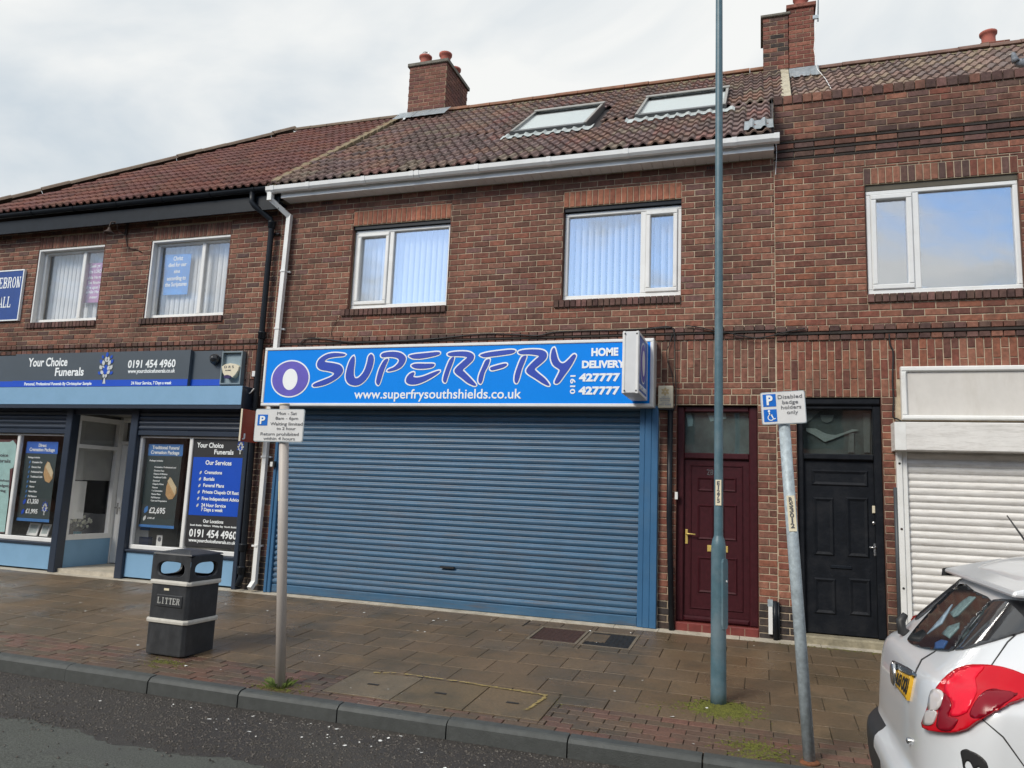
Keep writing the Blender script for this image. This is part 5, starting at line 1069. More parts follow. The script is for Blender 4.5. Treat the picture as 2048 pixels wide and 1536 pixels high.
# posters in the upper windows of the left building
def poster(name, label, quad_, Y, m_, cat='poster'):
    t = thing(name, label, cat, tuple(PY(*quad_[3], Y))); pshape([quad_], Y, m_, t, name='sheet', thick=.003); return t
t = poster('window_poster', 'blue scripture poster in the upper window nearest the black downpipe', [(331, 509.5), (383.6, 507.5), (374.6, 588.5), (326, 590.5)], .20, mat('poster_blue', (.03, .24, .66), .5))
for s_, a, b, h in (('Christ', (347, 521), (366, 520.5), 8), ('died for our', (337, 533.5), (373, 532.5), 7.5), ('sins', (348, 546), (360, 545.6), 6.5), ('according to', (334, 560.5), (371.5, 559.5), 7.5), ('the Scriptures', (330, 573), (373, 571.5), 7.5)): ptext(s_, a, b, h, .197, PALE, t, .025)
t = poster('window_poster', 'mauve pink scripture poster in the far left upper window', [(169, 527.5), (214, 525), (206, 604.5), (161, 606)], .20, mat('poster_mauve', (.40, .16, .38), .5))
for s_, a, b, h in (('Seek ye', (181, 535), (201, 534.4), 6), ('the LORD', (179, 546.5), (203, 546), 6.5), ('while He may', (174, 558), (207, 557.3), 6), ('be found', (177, 568), (203, 567.4), 6), ('call ye upon Him', (168, 578), (208, 577.3), 6), ('while He is', (172, 587), (203, 586.3), 6), ('near', (179, 597), (195, 596.5), 5.5)): ptext(s_, a, b, h, .197, PALE, t, .02)
# ---- funeral shop window displays
DGREEN = mat('dark_green_print', (.028, .045, .048), .5, var=.05); CHAR = mat('charcoal_vinyl', (.020, .021, .025), .45); TEALP = mat('pale_teal_print', (.33, .52, .51), .5); MIDB = mat('mid_blue_print', (.05, .17, .42), .45); WOOD = mat('light_wood_print', (.45, .28, .13), .5, var=.2, scale=30); BUFF = mat('buff_print', (.55, .46, .30), .5)
Y = .012
t = poster('vinyl_panel', 'charcoal and blue vinyl panel listing Our Services in the shop window', [(389, 877), (491, 876), (471, 1098), (370, 1091)], .0125, CHAR, 'window sign')
pshape([[(387.5, 914), (486.5, 916), (476, 1034), (377, 1029.5)]], .009, ROYAL, t, name='blue_field')
for s_, a, b, h in (('Your Choice', (394, 895.5), (447, 895), 9.5), ('Funerals', (428.5, 908.5), (467, 909), 9), ('Our Services', (411, 929.5), (463, 930.5), 8.5), ('Cremations', (409, 948), (444, 948.3), 6.5), ('Burials', (407.5, 961), (429, 961.3), 6.5), ('Funeral Plans', (406.5, 974), (448, 974.8), 6.5), ('Private Chapels Of Rest', (405, 987), (477.5, 989.5), 6.5), ('Free Independent Advice', (403.5, 1000.5), (479.5, 1003), 6.5), ('24 Hour Service', (402.5, 1013.5), (451.5, 1015), 6.5), ('7 Days a week', (402, 1022), (445.5, 1024), 6.5), ('Our Locations', (406, 1045.5), (446.5, 1047), 6.5), ('South Shields  Hebburn  Whitley Bay  North Shields', (380, 1051.5), (474, 1056.5), 3.4), ('0191 454 4960', (378, 1073), (473, 1078), 14.5), ('www.yourchoicefunerals.co.uk', (377, 1083), (471, 1089), 6.5)): ptext(s_, a, b, h, .0065, PALE, t, .022)
x, z = WX(481, 898, .008); treelogo(x, z, .13, .008, t)
for i, (u, v) in enumerate(((401.5, 945), (400, 958), (399, 971), (397.5, 984), (396.5, 997), (395, 1010.5))): cx, cz = WX(u, v, .006); shape([leaf(cx, cz, 1.05, .06, .035)], .006, LEAFG, t, name='leaf_bullet', smooth=2)
t = poster('package_poster', 'Traditional Funeral Cremation Package poster hung in the right shop window', [(298, 888), (367, 889), (347, 1058), (277, 1053)], .09, DGREEN)
pshape([[(298, 888), (367, 889), (365, 912.5), (296, 911)]], .086, MIDB, t, name='header')
for s_, a, b, h in (('Traditional Funeral', (305, 898), (358.5, 899), 6.5), ('Cremation Package', (302, 907.5), (358.5, 909), 6.5), ('Package includes', (299.5, 922.5), (326, 923), 3), ('£2,695', (298, 1026), (330, 1027), 11), ('£100 off', (295, 1037.5), (309, 1038), 3.4)): ptext(s_, a, b, h, .083, PALE, t, .022)
for i, (s_, w) in enumerate((('Cremation, Professional and', 43), ('Doctors Fees', 20), ('Hearse & Minister', 28), ('Traditional Coffin', 26), ('Removal', 13), ('Chapel of Rest', 22), ('Hearse', 11), ('1 x Limousine', 21), ('Name Plate', 18), ('Pall Bearers', 18), ('Care and Preparation', 32))): u, v = 309-i*.75, 936+i*6.7; ptext(s_, (u, v), (u+w, v+.4), 3.2, .083, PALE, t, .02)
pshape([[(339.5, 954), (342, 956), (353, 975), (353, 986), (345, 998), (337, 999), (331, 990), (333, 972)]], .083, WOOD, t, name='coffin_picture'); pshape([[(339.5, 956), (343, 957), (353, 975), (350, 991), (335, 962)]], .080, BUFF, t, name='coffin_lid')
cx, cz = WX(292, 1019, .083); shape([leaf(cx, cz, 1.1, .12, .075)], .083, MIDB, t, name='leaf_bullet', smooth=2); cx, cz = WX(289, 1036, .083); shape([leaf(cx, cz, 1.1, .09, .05)], .083, LEAFG, t, name='leaf_bullet', smooth=2)
pshape([[(277.5, 1048), (348, 1052), (347.5, 1058), (277, 1053)]], .083, MIDB, t, name='footer')
t = poster('package_poster', 'Direct Cremation Package poster with prices in the left shop window', [(54.5, 883), (117, 884), (97.5, 1044), (33, 1039)], .09, DGREEN)
pshape([[(54.5, 883), (117, 884), (115, 908), (51.5, 906)]], .086, mat('direct_header_blue', (.03, .13, .50), .45), t, name='header')
for s_, a, b, h in (('Direct', (77.5, 893.5), (93, 893.8), 6), ('Cremation Package', (59, 902), (109.5, 903), 6.5), ('Package includes', (56.5, 916), (80, 916.5), 3), ('£1,350', (54, 1006.5), (76.5, 1007), 8.5), ('£1,995', (51, 1026), (74.5, 1027), 8.5)): ptext(s_, a, b, h, .083, PALE, t, .022)
for i, (s_, w) in enumerate((('Cremation Fee', 20), ('Doctors Fees', 18), ('Professional Fees', 23), ('Traditional Coffin', 24), ('Removal', 12), ('Hearse', 10), ('Name Plate', 16), ('Pall Bearers', 17))):
    u, v = 64.5-i*1.2, 926+i*9.7; ptext(s_, (u, v), (u+w, v+.4), 3.6, .083, PALE, t, .02); cx, cz = WX(u-4.5, v-2, .083); shape([leaf(cx, cz, 1.1, .055, .03)], .083, MIDB, t, name='leaf_bullet', smooth=2)
pshape([[(95, 923), (99, 925), (106.5, 945), (105, 957), (98, 966), (90, 962), (87, 948), (90, 932)]], .083, WOOD, t, name='coffin_picture'); pshape([[(96, 924), (99.5, 926), (106.5, 945), (103, 956), (91.5, 934)]], .080, BUFF, t, name='coffin_lid')
for u, v in ((49, 1003), (45.5, 1023)): cx, cz = WX(u, v, .083); shape([leaf(cx, cz, 1.1, .10, .06)], .083, ROYAL, t, name='leaf_bullet', smooth=2)
x, z = WX(89, 1020, .083); treelogo(x, z, .14, .083, t); pshape([[(33.5, 1035), (98.5, 1039), (98, 1045), (33, 1041)]], .083, MIDB, t, name='footer')
t = poster('teal_poster', 'pale teal poster with a torn brown border in the leftmost shop window', [(-60, 880), (34, 879), (8, 1066), (-85, 1064)], .05, mat('burgundy_print', (.10, .035, .04), .5))
pshape([[(-60, 884), (20, 884), (26, 880), (33, 890), (31, 915), (27, 935), (20, 938), (17, 1000), (9, 1064), (-84, 1062)]], .046, TEALP, t, name='teal_field')
for s_, a, b, h in (('Your Choice', (-34, 912.5), (16, 913), 6.5), ('Funerals', (-20, 924), (21, 925), 6.5), ('wishes,', (-6, 963), (20, 963), 4.5), ('budget,', (-8, 973), (19, 974), 5), ('caring', (-8, 983), (11, 984), 5)): ptext(s_, a, b, h, .043, GREYTXT, t, .01)
# things standing in the windows
def framed(label, u0, v0, u1, v1, Y, sk=0):
    a = PY(u0, v1, Y); b = PY(u1, v0, Y); t = thing('framed_print', label, 'frame', (a.x, Y, a.z), (-.25, 0, 0)); w, h = b.x-a.x, (b.z-a.z); q = MB().box(0, w, 0, .015, 0, h).build('backing', PAPER, t, False)
    MB().box(w*.15, w*.85, -.0015, -.0005, h*.2, h*.85).build('print', mat('grey_drawing', (.36, .42, .42), .6, var=.3, scale=30), t, False)
framed('left one of the framed prints leaning behind the Direct Cremation poster', 52, 1046, 76, 1070, .22); framed('right one of the framed prints leaning behind the Direct Cremation poster', 78, 1048, 97, 1072, .22)
fl = PY(154, 1070, .75); x, y = fl.x, fl.y; pt = thing('flower_pot', 'cyan pot of white flowers behind the shop door side light', 'plant', (x, y, .44))
B('pot_stand', ROOMW, lb, x-.2, x+.15, y-.15, y+.15, .02, .44)
B('roller_blind', mat('grey_blind', (.33, .34, .33), .8), lb, -10.632, -10.626, .10, .93, 1.42, 2.40); q = B('notice', PAPER, lb, -10.632, -10.628, .12, .45, .80, 1.40)
MB().lathe((x, y, .44), [(.05, 0), (.065, .12), (.07, .125), (.06, .12)], 16).build('pot', mat('cyan_pot', (.02, .38, .52), .4), pt); rr = random.Random(8); q = MB(); q2 = MB()
for i in range(70):
    a, e = rr.uniform(0, 6.28), rr.uniform(.2, 1.3); l_ = rr.uniform(.10, .22); d = Vector((cos(a)*cos(e), sin(a)*cos(e), sin(e))); s_ = d.cross(Vector((0, 0, 1))).normalized()*.028; b = Vector((x, y, .56)); q.poly([b+d*l_*.5-s_, b+d*l_, b+d*l_*.5+s_, b+d*.03])
q.build('foliage', mat('dark_leaf', (.02, .05, .02), .5), pt)
for i in range(46):
    a, e = rr.uniform(0, 6.28), rr.uniform(.2, 1.2); c_ = Vector((x, y, .60))+Vector((cos(a)*cos(e), sin(a)*cos(e), sin(e)))*rr.uniform(.17, .25); r_ = rr.uniform(.02, .035); t1 = rr.uniform(0, 3)
    q2.poly([c_+Vector((r_*cos(k*1.05+t1), -.012+.01*sin(k*2), r_*sin(k*1.05+t1))) for k in range(6)])
q2.build('blossom', mat('cream_petal', (.66, .66, .52), .6), pt)
wc = PY(284, 917, .5); t = thing('wall_clock', 'round clock seen faintly inside the funeral shop window', 'clock', tuple(wc)); q = MB().lathe((0, 0, 0), [(.15, 0), (.15, .03), (.13, .035), (.125, .025)], 24).build('case', CREAM, t, False); q.rotation_euler = (pi/2, 0, 0); B2 = MB(); B2.box(-.004, .004, -.042, -.04, 0, .09); B2.box(0, .06, -.042, -.04, -.004, .004); B2.build('hands', RUBBER, t, False)
a = PY(268, 1085, .25); t = thing('leaflet_stand', 'small dark blue and white leaflet stand low in the shop window', 'leaflet stand', (a.x, .25, .47)); B('box', mat('stand_blue', (.02, .05, .16), .4), t, a.x, a.x+.27, .25, .33, .47, .60); B('leaflet', PAPER, t, a.x+.01, a.x+.26, .247, .2495, .60, .70); B('header', MIDB, t, a.x, a.x+.27, .25, .26, .70, .78)
a = PY(317, 1086, .25); t = thing('card_holder', 'small white card holder standing on the shop window ledge', 'card holder', (a.x, .25, .47)); q = B('card', PAPER, t, a.x-.045, a.x+.06, .25, .262, .47, .64); shape([oval(a.x+.01, .58, .03, .035, 16)], .249, GREYTXT, t, name='print')
# ================================================================== STREET FURNITURE
# lamp column
LX, LY = -.515, -2.525
lp = thing('lamp_post', 'tall teal painted lamp post numbered E1275 standing in front of the maroon door', 'lamp post', (LX, LY, gz(LY)))
MB().lathe((0, 0, 0), [(.064, -.02), (.063, .1), (.060, 1.20), (.059, 1.255), (.050, 1.305), (.0385, 1.33), (.0375, 1.34), (.036, 2.5), (.031, 6.2), (.028, 8.2)], 24).build('column', TEAL, lp, False)
q = MB(); hh = [(-.030, .02), (-.030, .52), (-.022, .55), (.022, .55), (.030, .52), (.030, .02), (.022, -.01), (-.022, -.01)]
dm = Matrix.Rotation(radians(52), 4, 'Z')
q.rings([[tuple(dm @ Vector((x, y, .6+z))) for x, z in hh] for y in (-.045, -.074)], True, False); q = recalc(q.build('access_door', TEAL, lp, False)); o = MB().lathe((0, 0, 0), [(.008, 0), (.008, .006)], 10).build('lock', UPVC, q, False); o.matrix_local = dm @ Matrix.Translation((.012, -.074, .97)) @ Matrix.Rotation(pi/2, 4, 'X')
LABEL = mat('cream_label', (.70, .64, .48), .5, var=.04)
def stacked(par, s, x, y, ztop, ch, w, rz=0., world=False, fr=None):
    n = len(s); H = ch*n*1.18+.03; q = MB().box(-w/2, w/2, -.003, .0, -H, 0); l_ = q.build('number_label', LABEL, par, False); M_ = Matrix.Translation((x, y, ztop)) @ Matrix.Rotation(rz, 4, 'Z'); l_.data.transform(M_)
    for i, c in enumerate(s): text(c, -w*(.10 if c == '1' else .25), w*(.10 if c == '1' else .25), -.012-ch*(1+i*1.18), ch, -.0032, GREYTXT, l_, .025, world=False, fr=M_)
stacked(lp, 'E1275', .0, -.0378, 1.80, .031, .047)
q = MB().tube([(0, 0, 8.1), (0, -.1, 8.35), (0, -.4, 8.5), (0, -.9, 8.55)], .028, 10).build('arm', TEAL, lp, False); o = MB(); o.rings([[(a, b, c) for a, b in ((-.06, -.85), (.06, -.85), (.12, -1.1), (.08, -1.5), (-.08, -1.5), (-.12, -1.1))] for c in (8.49, 8.56, 8.6)], True, False); recalc(o.build('lantern', GALV, lp, False))
# waiting limit sign
SX, SY = -3.992, -3.515
s1 = thing('waiting_sign', 'pale grey leaning pole with a white waiting limited parking plate', 'sign post', (SX, SY, gz(SY)))
q = MB(); top = (-.19, 0, 2.36); q.tube([(.0, 0, -.03), (top[0]*.5, 0, top[2]*.5), top], .0415, 20); q = q.build('pole', STEELP, s1, False)
MB().tube([(top[0], 0, top[2]-.004), (top[0]-.001, 0, top[2]+.012)], .045, 18).build('cap', CREAM, s1, False)
def rrect(x0, x1, z0, z1, r, n=4):
    o = []
    for cx, cz, a0 in ((x1-r, z0+r, -pi/2), (x1-r, z1-r, 0), (x0+r, z1-r, pi/2), (x0+r, z0+r, pi)):
        o += [(cx+r*cos(a0+pi/2*i/n), cz+r*sin(a0+pi/2*i/n)) for i in range(n+1)]
    return o
Yp = SY-.05
pl = shape([rrect(-4.435, -3.93, 1.852, 2.142, .02)], Yp, GALV, s1, name='plate', thick=.006); shape([rrect(-4.428, -3.937, 1.859, 2.135, .016)], Yp-.0065, SIGNW, pl, name='sign_face'); 
pl.location = pl.location
def grp(par, Y, L_, m_, bold):
    for s_, a, b, h in L_: ptext(s_, a, b, h, Y, m_, par, bold)
Yt = Yp-.0085
shape([rect(-4.405, -4.302, 1.995, 2.092)], Yt, PBLUE, pl, name='blue_square'); xa, za = WX(521, 849, Yt); text('P', -4.380, -4.325, 2.010, .066, Yt-.002, PALE, pl, .03)
grp(pl, Yt, [('Mon - Sat', (554.5, 830), (593.5, 829.5), 6.2), ('8am - 6pm', (551, 839.5), (596, 839.5), 6), ('Waiting limited', (540.5, 851), (605, 850.5), 6.2), ('to 2 hour', (553, 860), (591, 859.8), 5.8), ('Return prohibited', (521, 871), (597, 871), 6), ('within 4 hours', (526.5, 880), (589.5, 880), 5.8)], PLTXT, -.004)
for z in (1.92, 2.07): MB().tube([(-.185, -.045, z-gz(SY)), (-.185, .05, z-gz(SY))], .012, 8).build('clip', GALV, s1, False)
q = MB().lathe((-.118, 0, 1.52), [(.0425, 0), (.0425, .18)], 24, False); me_ = [v for v in q.v]; lab = MB(); 
for k in range(5):
    a0, a1 = radians(-150+k*9), radians(-150+(k+1)*9); cx_ = lambda z: -.19*z/2.36; lab.quad((cx_(1.52)+.0424*cos(a0), .0424*sin(a0), 1.52), (cx_(1.52)+.0424*cos(a1), .0424*sin(a1), 1.52), (cx_(1.69)+.0424*cos(a1), .0424*sin(a1), 1.69), (cx_(1.69)+.0424*cos(a0), .0424*sin(a0), 1.69))
lab.build('number_label', LABEL, s1, False)
# disabled badge sign
DX, DY = .118, -3.56
s2 = thing('disabled_bay_sign', 'leaning galvanised pole with a Disabled badge holders only plate', 'sign post', (DX, DY, gz(DY)), (0, -.060, 0))
MB().tube([(0, 0, -.04), (0, 0, 1.2), (0, 0, 2.44)], .0385, 20).build('pole', GALV, s2, False)
MB().lathe((0, 0, -.005), [(.07, 0), (.06, .012), (.04, .018)], 14).build('rust_collar', mat('rust_stain', (.16, .06, .025), .9, var=.4, scale=30), s2, False)
zc = 2.345; yl = -.046; pl = shape([rrect(-.148, .148, zc-.115, zc+.115, .014)], yl, GALV, s2, name='plate', thick=.005, world=False); shape([rrect(-.143, .143, zc-.110, zc+.110, .012)], yl-.0055, SIGNW, pl, name='sign_face', world=False); yt = yl-.0075
pl.rotation_euler = (0, 0, 0)
shape([rect(-.132, -.045, zc+.012, zc+.100)], yt, PBLUE, pl, name='blue_square', world=False); shape([rect(-.132, -.045, zc-.095, zc-.008)], yt, PBLUE, pl, name='blue_square', world=False)
text('P', -.108, -.066, zc+.026, .062, yt-.002, PALE, pl, .04, world=False)
for s_, a, b, z, h in (('Disabled', -.032, .128, .064, .026), ('badge', -.004, .100, .026, .025), ('holders', -.014, .118, -.010, .025), ('only', .022, .094, -.046, .025)): text(s_, a, b, zc+z, h, yt, PLTXT, pl, .0, world=False)
yw = yt-.002; cx, cz = -.088, zc-.052
shape([oval(cx-.008, zc-.020, .008, .008, 12)], yw, PALE, pl, name='wheelchair_symbol', world=False); q = MB(); n = 22
for i in range(n):
    a0, a1 = radians(80+i*250/n), radians(80+(i+1)*250/n); q.quad(*[(cx+.002+r_*cos(a), yw-.0015, cz-.014+r_*sin(a)) for a, r_ in ((a0, .022), (a0, .0165), (a1, .0165), (a1, .022))])
for P_ in ([(-.012, .022), (-.003, .022), (-.001, .008), (.012, .008), (.012, .001), (-.008, .001)], [(.004, .001), (.012, .001), (.022, -.022), (.034, -.018), (.034, -.024), (.018, -.030)]): q.poly([(cx+a, yw-.0015, cz+b) for a, b in reversed(P_)])
q.build('wheelchair_symbol', PALE, pl, False)
stacked(s2, 'RS3012', .004, -.0385, 1.735, .030, .052)
# litter bin
bn = thing('litter_bin', 'square grey-black litter bin with white bands and LITTER panel by the kerb', 'litter bin', (-5.525, -2.965, gz(-2.965)), (0, 0, -.03))
hw, hd = .234, .218
q = MB()
def sq(z, k, b=.03): 
    w, d = hw*k, hd*k; return [(-w+b, -d, z), (w-b, -d, z), (w, -d+b, z), (w, d-b, z), (w-b, d, z), (-w+b, d, z), (-w, d-b, z), (-w, -d+b, z)]
q.rings([sq(.0, .985), sq(.02, .995), sq(.65, 1.0)], True, False); addbevel(q.build('body', BINM, bn, False), .008)
for z in (.31, .665):
    q = MB(); q.rings([sq(z-.022, 1.01), sq(z-.016, 1.055), sq(z+.004, 1.065), sq(z+.018, 1.05), sq(z+.022, 1.0)], True, False); q.build('band', BAND, bn, False)
hood = MB(); z0, z1 = .672, .925
def holed(w, z0, z1, rx, rz, cz):
    O = [(-w, z0), (w, z0), (w, z1), (-w, z1)]; n = 28; I = []
    for i in range(n):
        a = 2*pi*i/n; c, s_ = cos(a), sin(a); I.append((math.copysign(abs(c)**.62, c)*rx, cz+math.copysign(abs(s_)**.75, s_)*rz))
    E = []
    for i in range(n):
        a = 2*pi*i/n; c, s_ = cos(a), sin(a); k = max(abs(c)/w, abs(s_)/((z1-z0)/2)); E.append((c/k, (z0+z1)/2+s_/k))
    return E, I
for side in range(4):
    w, d = ((hw, hd), (hd, hw))[side % 2]; E, I = holed(w-.001, z0, z1, w*.66, .070, .79); M_ = Matrix.Rotation(side*pi/2, 4, 'Z'); n = len(E)
    for i in range(n):
        j = (i+1) % n; P_ = lambda p, y: tuple(M_ @ Vector((p[0], y, p[1]))); J = lambda p, k: ((p[0]*k), .79+(p[1]-.79)*k)
        hood.quad(P_(E[i], -d), P_(E[j], -d), P_(J(I[j], 1.10), -d), P_(J(I[i], 1.10), -d)); hood.quad(P_(J(I[i], 1.10), -d), P_(J(I[j], 1.10), -d), P_(I[j], -d+.012), P_(I[i], -d+.012), True); hood.quad(P_(I[i], -d+.012), P_(I[j], -d+.012), P_(I[j], -d+.035), P_(I[i], -d+.035), True)
hood.rings([[(x, y, z1) for x, y in ((-hw, -hd), (hw, -hd), (hw, hd), (-hw, hd))], [(x*.97, y*.97, z1+.012) for x, y in ((-hw, -hd), (hw, -hd), (hw, hd), (-hw, hd))], [(x*.3, y*.3, z1+.045) for x, y in ((-hw, -hd), (hw, -hd), (hw, hd), (-hw, hd))]], True, False)
hood.build('hood', BINM, bn, False)
MB().box(-hw+.012, hw-.012, -hd+.012, hd-.012, .64, .70).build('liner_rim', RUBBER, bn, False)
q = MB(); q.bbox(-.135, .178, -hd-.010, -hd+.002, .442, .552, .006); q = q.build('litter_panel', BINM, bn, False); serif('LITTER', -.115, .158, .470, .058, -hd-.0105, mat('silver_lettering', (.42, .43, .42), .4), q, False)
q = MB().box(-.055, .005, -hd-.003, -hd, .592, .612).build('sticker', LABEL, bn, False)
# pigeon on the parapet
pg = thing('pigeon', 'grey pigeon with white wing bar on the parapet at the right edge', 'pigeon', (2.66, .06, 6.415)); PG = mat('pigeon_grey', (.17, .19, .22), .7, var=.3, scale=40)
q = MB(); ax = Vector((1, .25, -.12)).normalized(); c0 = Vector((2.58, .05, 6.545)); pts = [c0+ax*t for t in (-.0, .02, .05, .09, .14, .19, .24, .30, .36)]; q.tube(pts, [.006, .028, .045, .058, .060, .052, .038, .024, .012], 14)
hp = [Vector((2.595, .045, 6.545)), Vector((2.585, .04, 6.58)), Vector((2.575, .035, 6.615)), Vector((2.568, .03, 6.64)), Vector((2.565, .03, 6.655))]; q.tube(hp, [.042, .034, .027, .024, .008], 12); q.build('body', PG, pg)
MB().tube([(2.548, .024, 6.632), (2.522, .018, 6.624)], [.008, .002], 8).build('beak', mat('pale_beak', (.5, .45, .4), .6), pg)
for s_ in (-1, 1):
    q = MB(); side = Vector((.25, -1, 0)).normalized()*s_*.055; b = [c0+ax*t+side*(1-.4*abs(t-.14)/.2)+Vector((0, 0, dz)) for t, dz in ((.06, .03), (.14, .035), (.24, .02), (.35, .0), (.26, -.02), (.14, -.03), (.06, -.015))]; q.poly(b if s_ < 0 else list(reversed(b))); q.poly(list(reversed([p-side*.15 for p in b])) if s_ < 0 else [p-side*.15 for p in b]); w = q.build('wing', mat('pigeon_wing', (.10, .115, .13), .7, var=.3, scale=50), pg)
    q = MB(); q.poly([c0+ax*t+side*1.06*(1-.4*abs(t-.14)/.2)+Vector((0, 0, dz)) for t, dz in ((.17, -.012), (.26, -.002), (.27, -.012), (.18, -.024))]); q.build('wing_bar', PAPER, w)
    l_ = MB().tube([tuple(c0+ax*.12+side*.4+Vector((0, 0, -.05))), (c0.x+.12+side.x*.4, c0.y+.03+side.y*.4, 6.415)], .005, 6).build('leg', mat('pink_leg', (.4, .12, .1), .6), pg)
# ================================================================== PARKED CAR (only its tail is in view)
car = thing('parked_car', 'silver parked car with red tail lamp and black bumper at the right edge', 'car', (2.5, -5.0, -.293))
CXo, CYo, CZo = .335, -5.0, -.293
SILVER = mat('silver_car_paint', (.66, .69, .73), .3, .1, var=.02, coat=.8); BPLA = mat('black_bumper_plastic', (.022, .023, .025), .5, var=.15, scale=30); CARGL = mat('tinted_car_glass', (.012, .015, .018), .05, var=.05, spec=.8); CARGL2 = mat('tinted_side_glass', (.03, .032, .036), .06, spec=1.); REDL = mat('red_lamp_lens', (.50, .002, .012), .18, var=.05, spec=.4); REDD = mat('dark_red_lens', (.20, .002, .012), .2, spec=.4); CLEARL = mat('clear_lamp_lens', (.55, .52, .52), .15, coat=1.)
SL = [(.20, .30, .80, 3.95, .20, .3), (.30, .12, .86, 4.12, .22, .4), (.42, .045, .885, 4.20, .24, .45), (.56, .025, .89, 4.22, .24, .45), (.65, .03, .89, 4.21, .24, .45), (.70, .085, .89, 4.18, .22, .42), (.78, .092, .888, 4.14, .22, .42), (.92, .10, .88, 4.02, .22, .42), (1.02, .115, .868, 3.80, .22, .40), (1.07, .13, .855, 3.45, .22, .40), (1.10, .155, .835, 3.20, .22, .38), (1.13, .20, .81, 3.05, .24, .36), (1.22, .285, .765, 2.85, .26, .34), (1.32, .375, .715, 2.62, .28, .32), (1.42, .465, .665, 2.40, .30, .32), (1.49, .53, .625, 2.22, .30, .32), (1.54, .62, .585, 2.10, .3, .3), (1.575, .74, .50, 1.98, .25, .25), (1.60, .95, .34, 1.85, .2, .2)]
def ring(z, xr, hw, xf, rx, ry):
    o = []; n = 9
    def arc(cx, cy, a0, rx, ry): return [(cx+rx*cos(a0+pi/2*i/n), cy+ry*sin(a0+pi/2*i/n)) for i in range(n+1)]
    P_ = arc(xf-rx*2, hw-ry, 0, rx*2, ry)
    P_ += [(xf-rx*2-(xf-rx*2-xr-rx)*t, hw) for t in (.2, .4, .6, .8)]
    P_ += arc(xr+rx, hw-ry, pi/2, rx, ry)
    P_ += [(xr, (hw-ry)*t) for t in (.5, 0, -.5)]
    P_ += arc(xr+rx, -hw+ry, pi, rx, ry); P_ += [(xr+rx+(xf-rx*2-xr-rx)*t, -hw) for t in (.2, .4, .6, .8)]; P_ += arc(xf-rx*2, -hw+ry, 3*pi/2, rx*2, ry)
    return [(x+CXo, y+CYo, z+CZo) for x, y in P_]
RG = [ring(*s_) for s_ in SL]
# refine rings vertically with Catmull-Rom for a smooth skin
FR = []
for i in range(len(RG)-1):
    p0, p1, p2, p3 = RG[max(i-1, 0)], RG[i], RG[i+1], RG[min(i+2, len(RG)-1)]
    for t in (0, 1/3, 2/3):
        FR.append([tuple(.5*((2*b)+(c-a)*t+(2*a-5*b+4*c-d)*t*t+(3*b-a-3*c+d)*t**3) for a, b, c, d in zip(A_, B_, C_, D_)) for A_, B_, C_, D_ in zip(p0, p1, p2, p3)])
FR.append(RG[-1])
k = len(FR[0]); sil = MB(); blk = MB(); glz = MB()
allv = [Vector(p) for r_ in FR for p in r_]; allf = []
for i in range(len(FR)-1):
    for j in range(k):
        a, b = i*k+j, i*k+(j+1) % k; allf.append((a, b, b+k, a+k))
BV = BVHTree.FromPolygons(allv, allf)
def submesh(idx, name, m_, par):
    used = sorted({v for f in idx for v in allf[f]}); mp = {v: n for n, v in enumerate(used)}; me = bpy.data.meshes.new(name); me.from_pydata([allv[v] for v in used], [], [tuple(mp[v] for v in allf[f]) for f in idx]); me.polygons.foreach_set('use_smooth', [True]*len(me.polygons)); me.materials.append(m_)
    o = bpy.data.objects.new(name, me); C.objects.link(o); adopt(o, par); return recalc(o)
body, bump, cab = [], [], []
for n_, f in enumerate(allf):
    c_ = sum((allv[v] for v in f), Vector())/4; z = c_.z-CZo; y = abs(c_.y-CYo); x = c_.x-CXo
    if z < .36 or (z < .70 and x < .45 and c_.y-CYo > .20-(.70-z)*.9): bump.append(n_)
    elif 1.16 < z < 1.45 and x > .98: cab.append(n_)
    else: body.append(n_)
submesh(cab, 'cabin_glass', CARGL, car)
bo = submesh(body, 'body', SILVER, car); submesh(bump, 'bumper', BPLA, car)
top_ = MB(); top_.poly([Vector(p) for p in FR[-1]]); top_.build('roof_centre', SILVER, car); fl_ = MB(); fl_.poly(list(reversed([Vector(p) for p in FR[0]]))); fl_.build('underside', RUBBER, car)
z8 = lambda P_: [(1720+a/3.369, 1080+b/3.369) for a, b in P_]
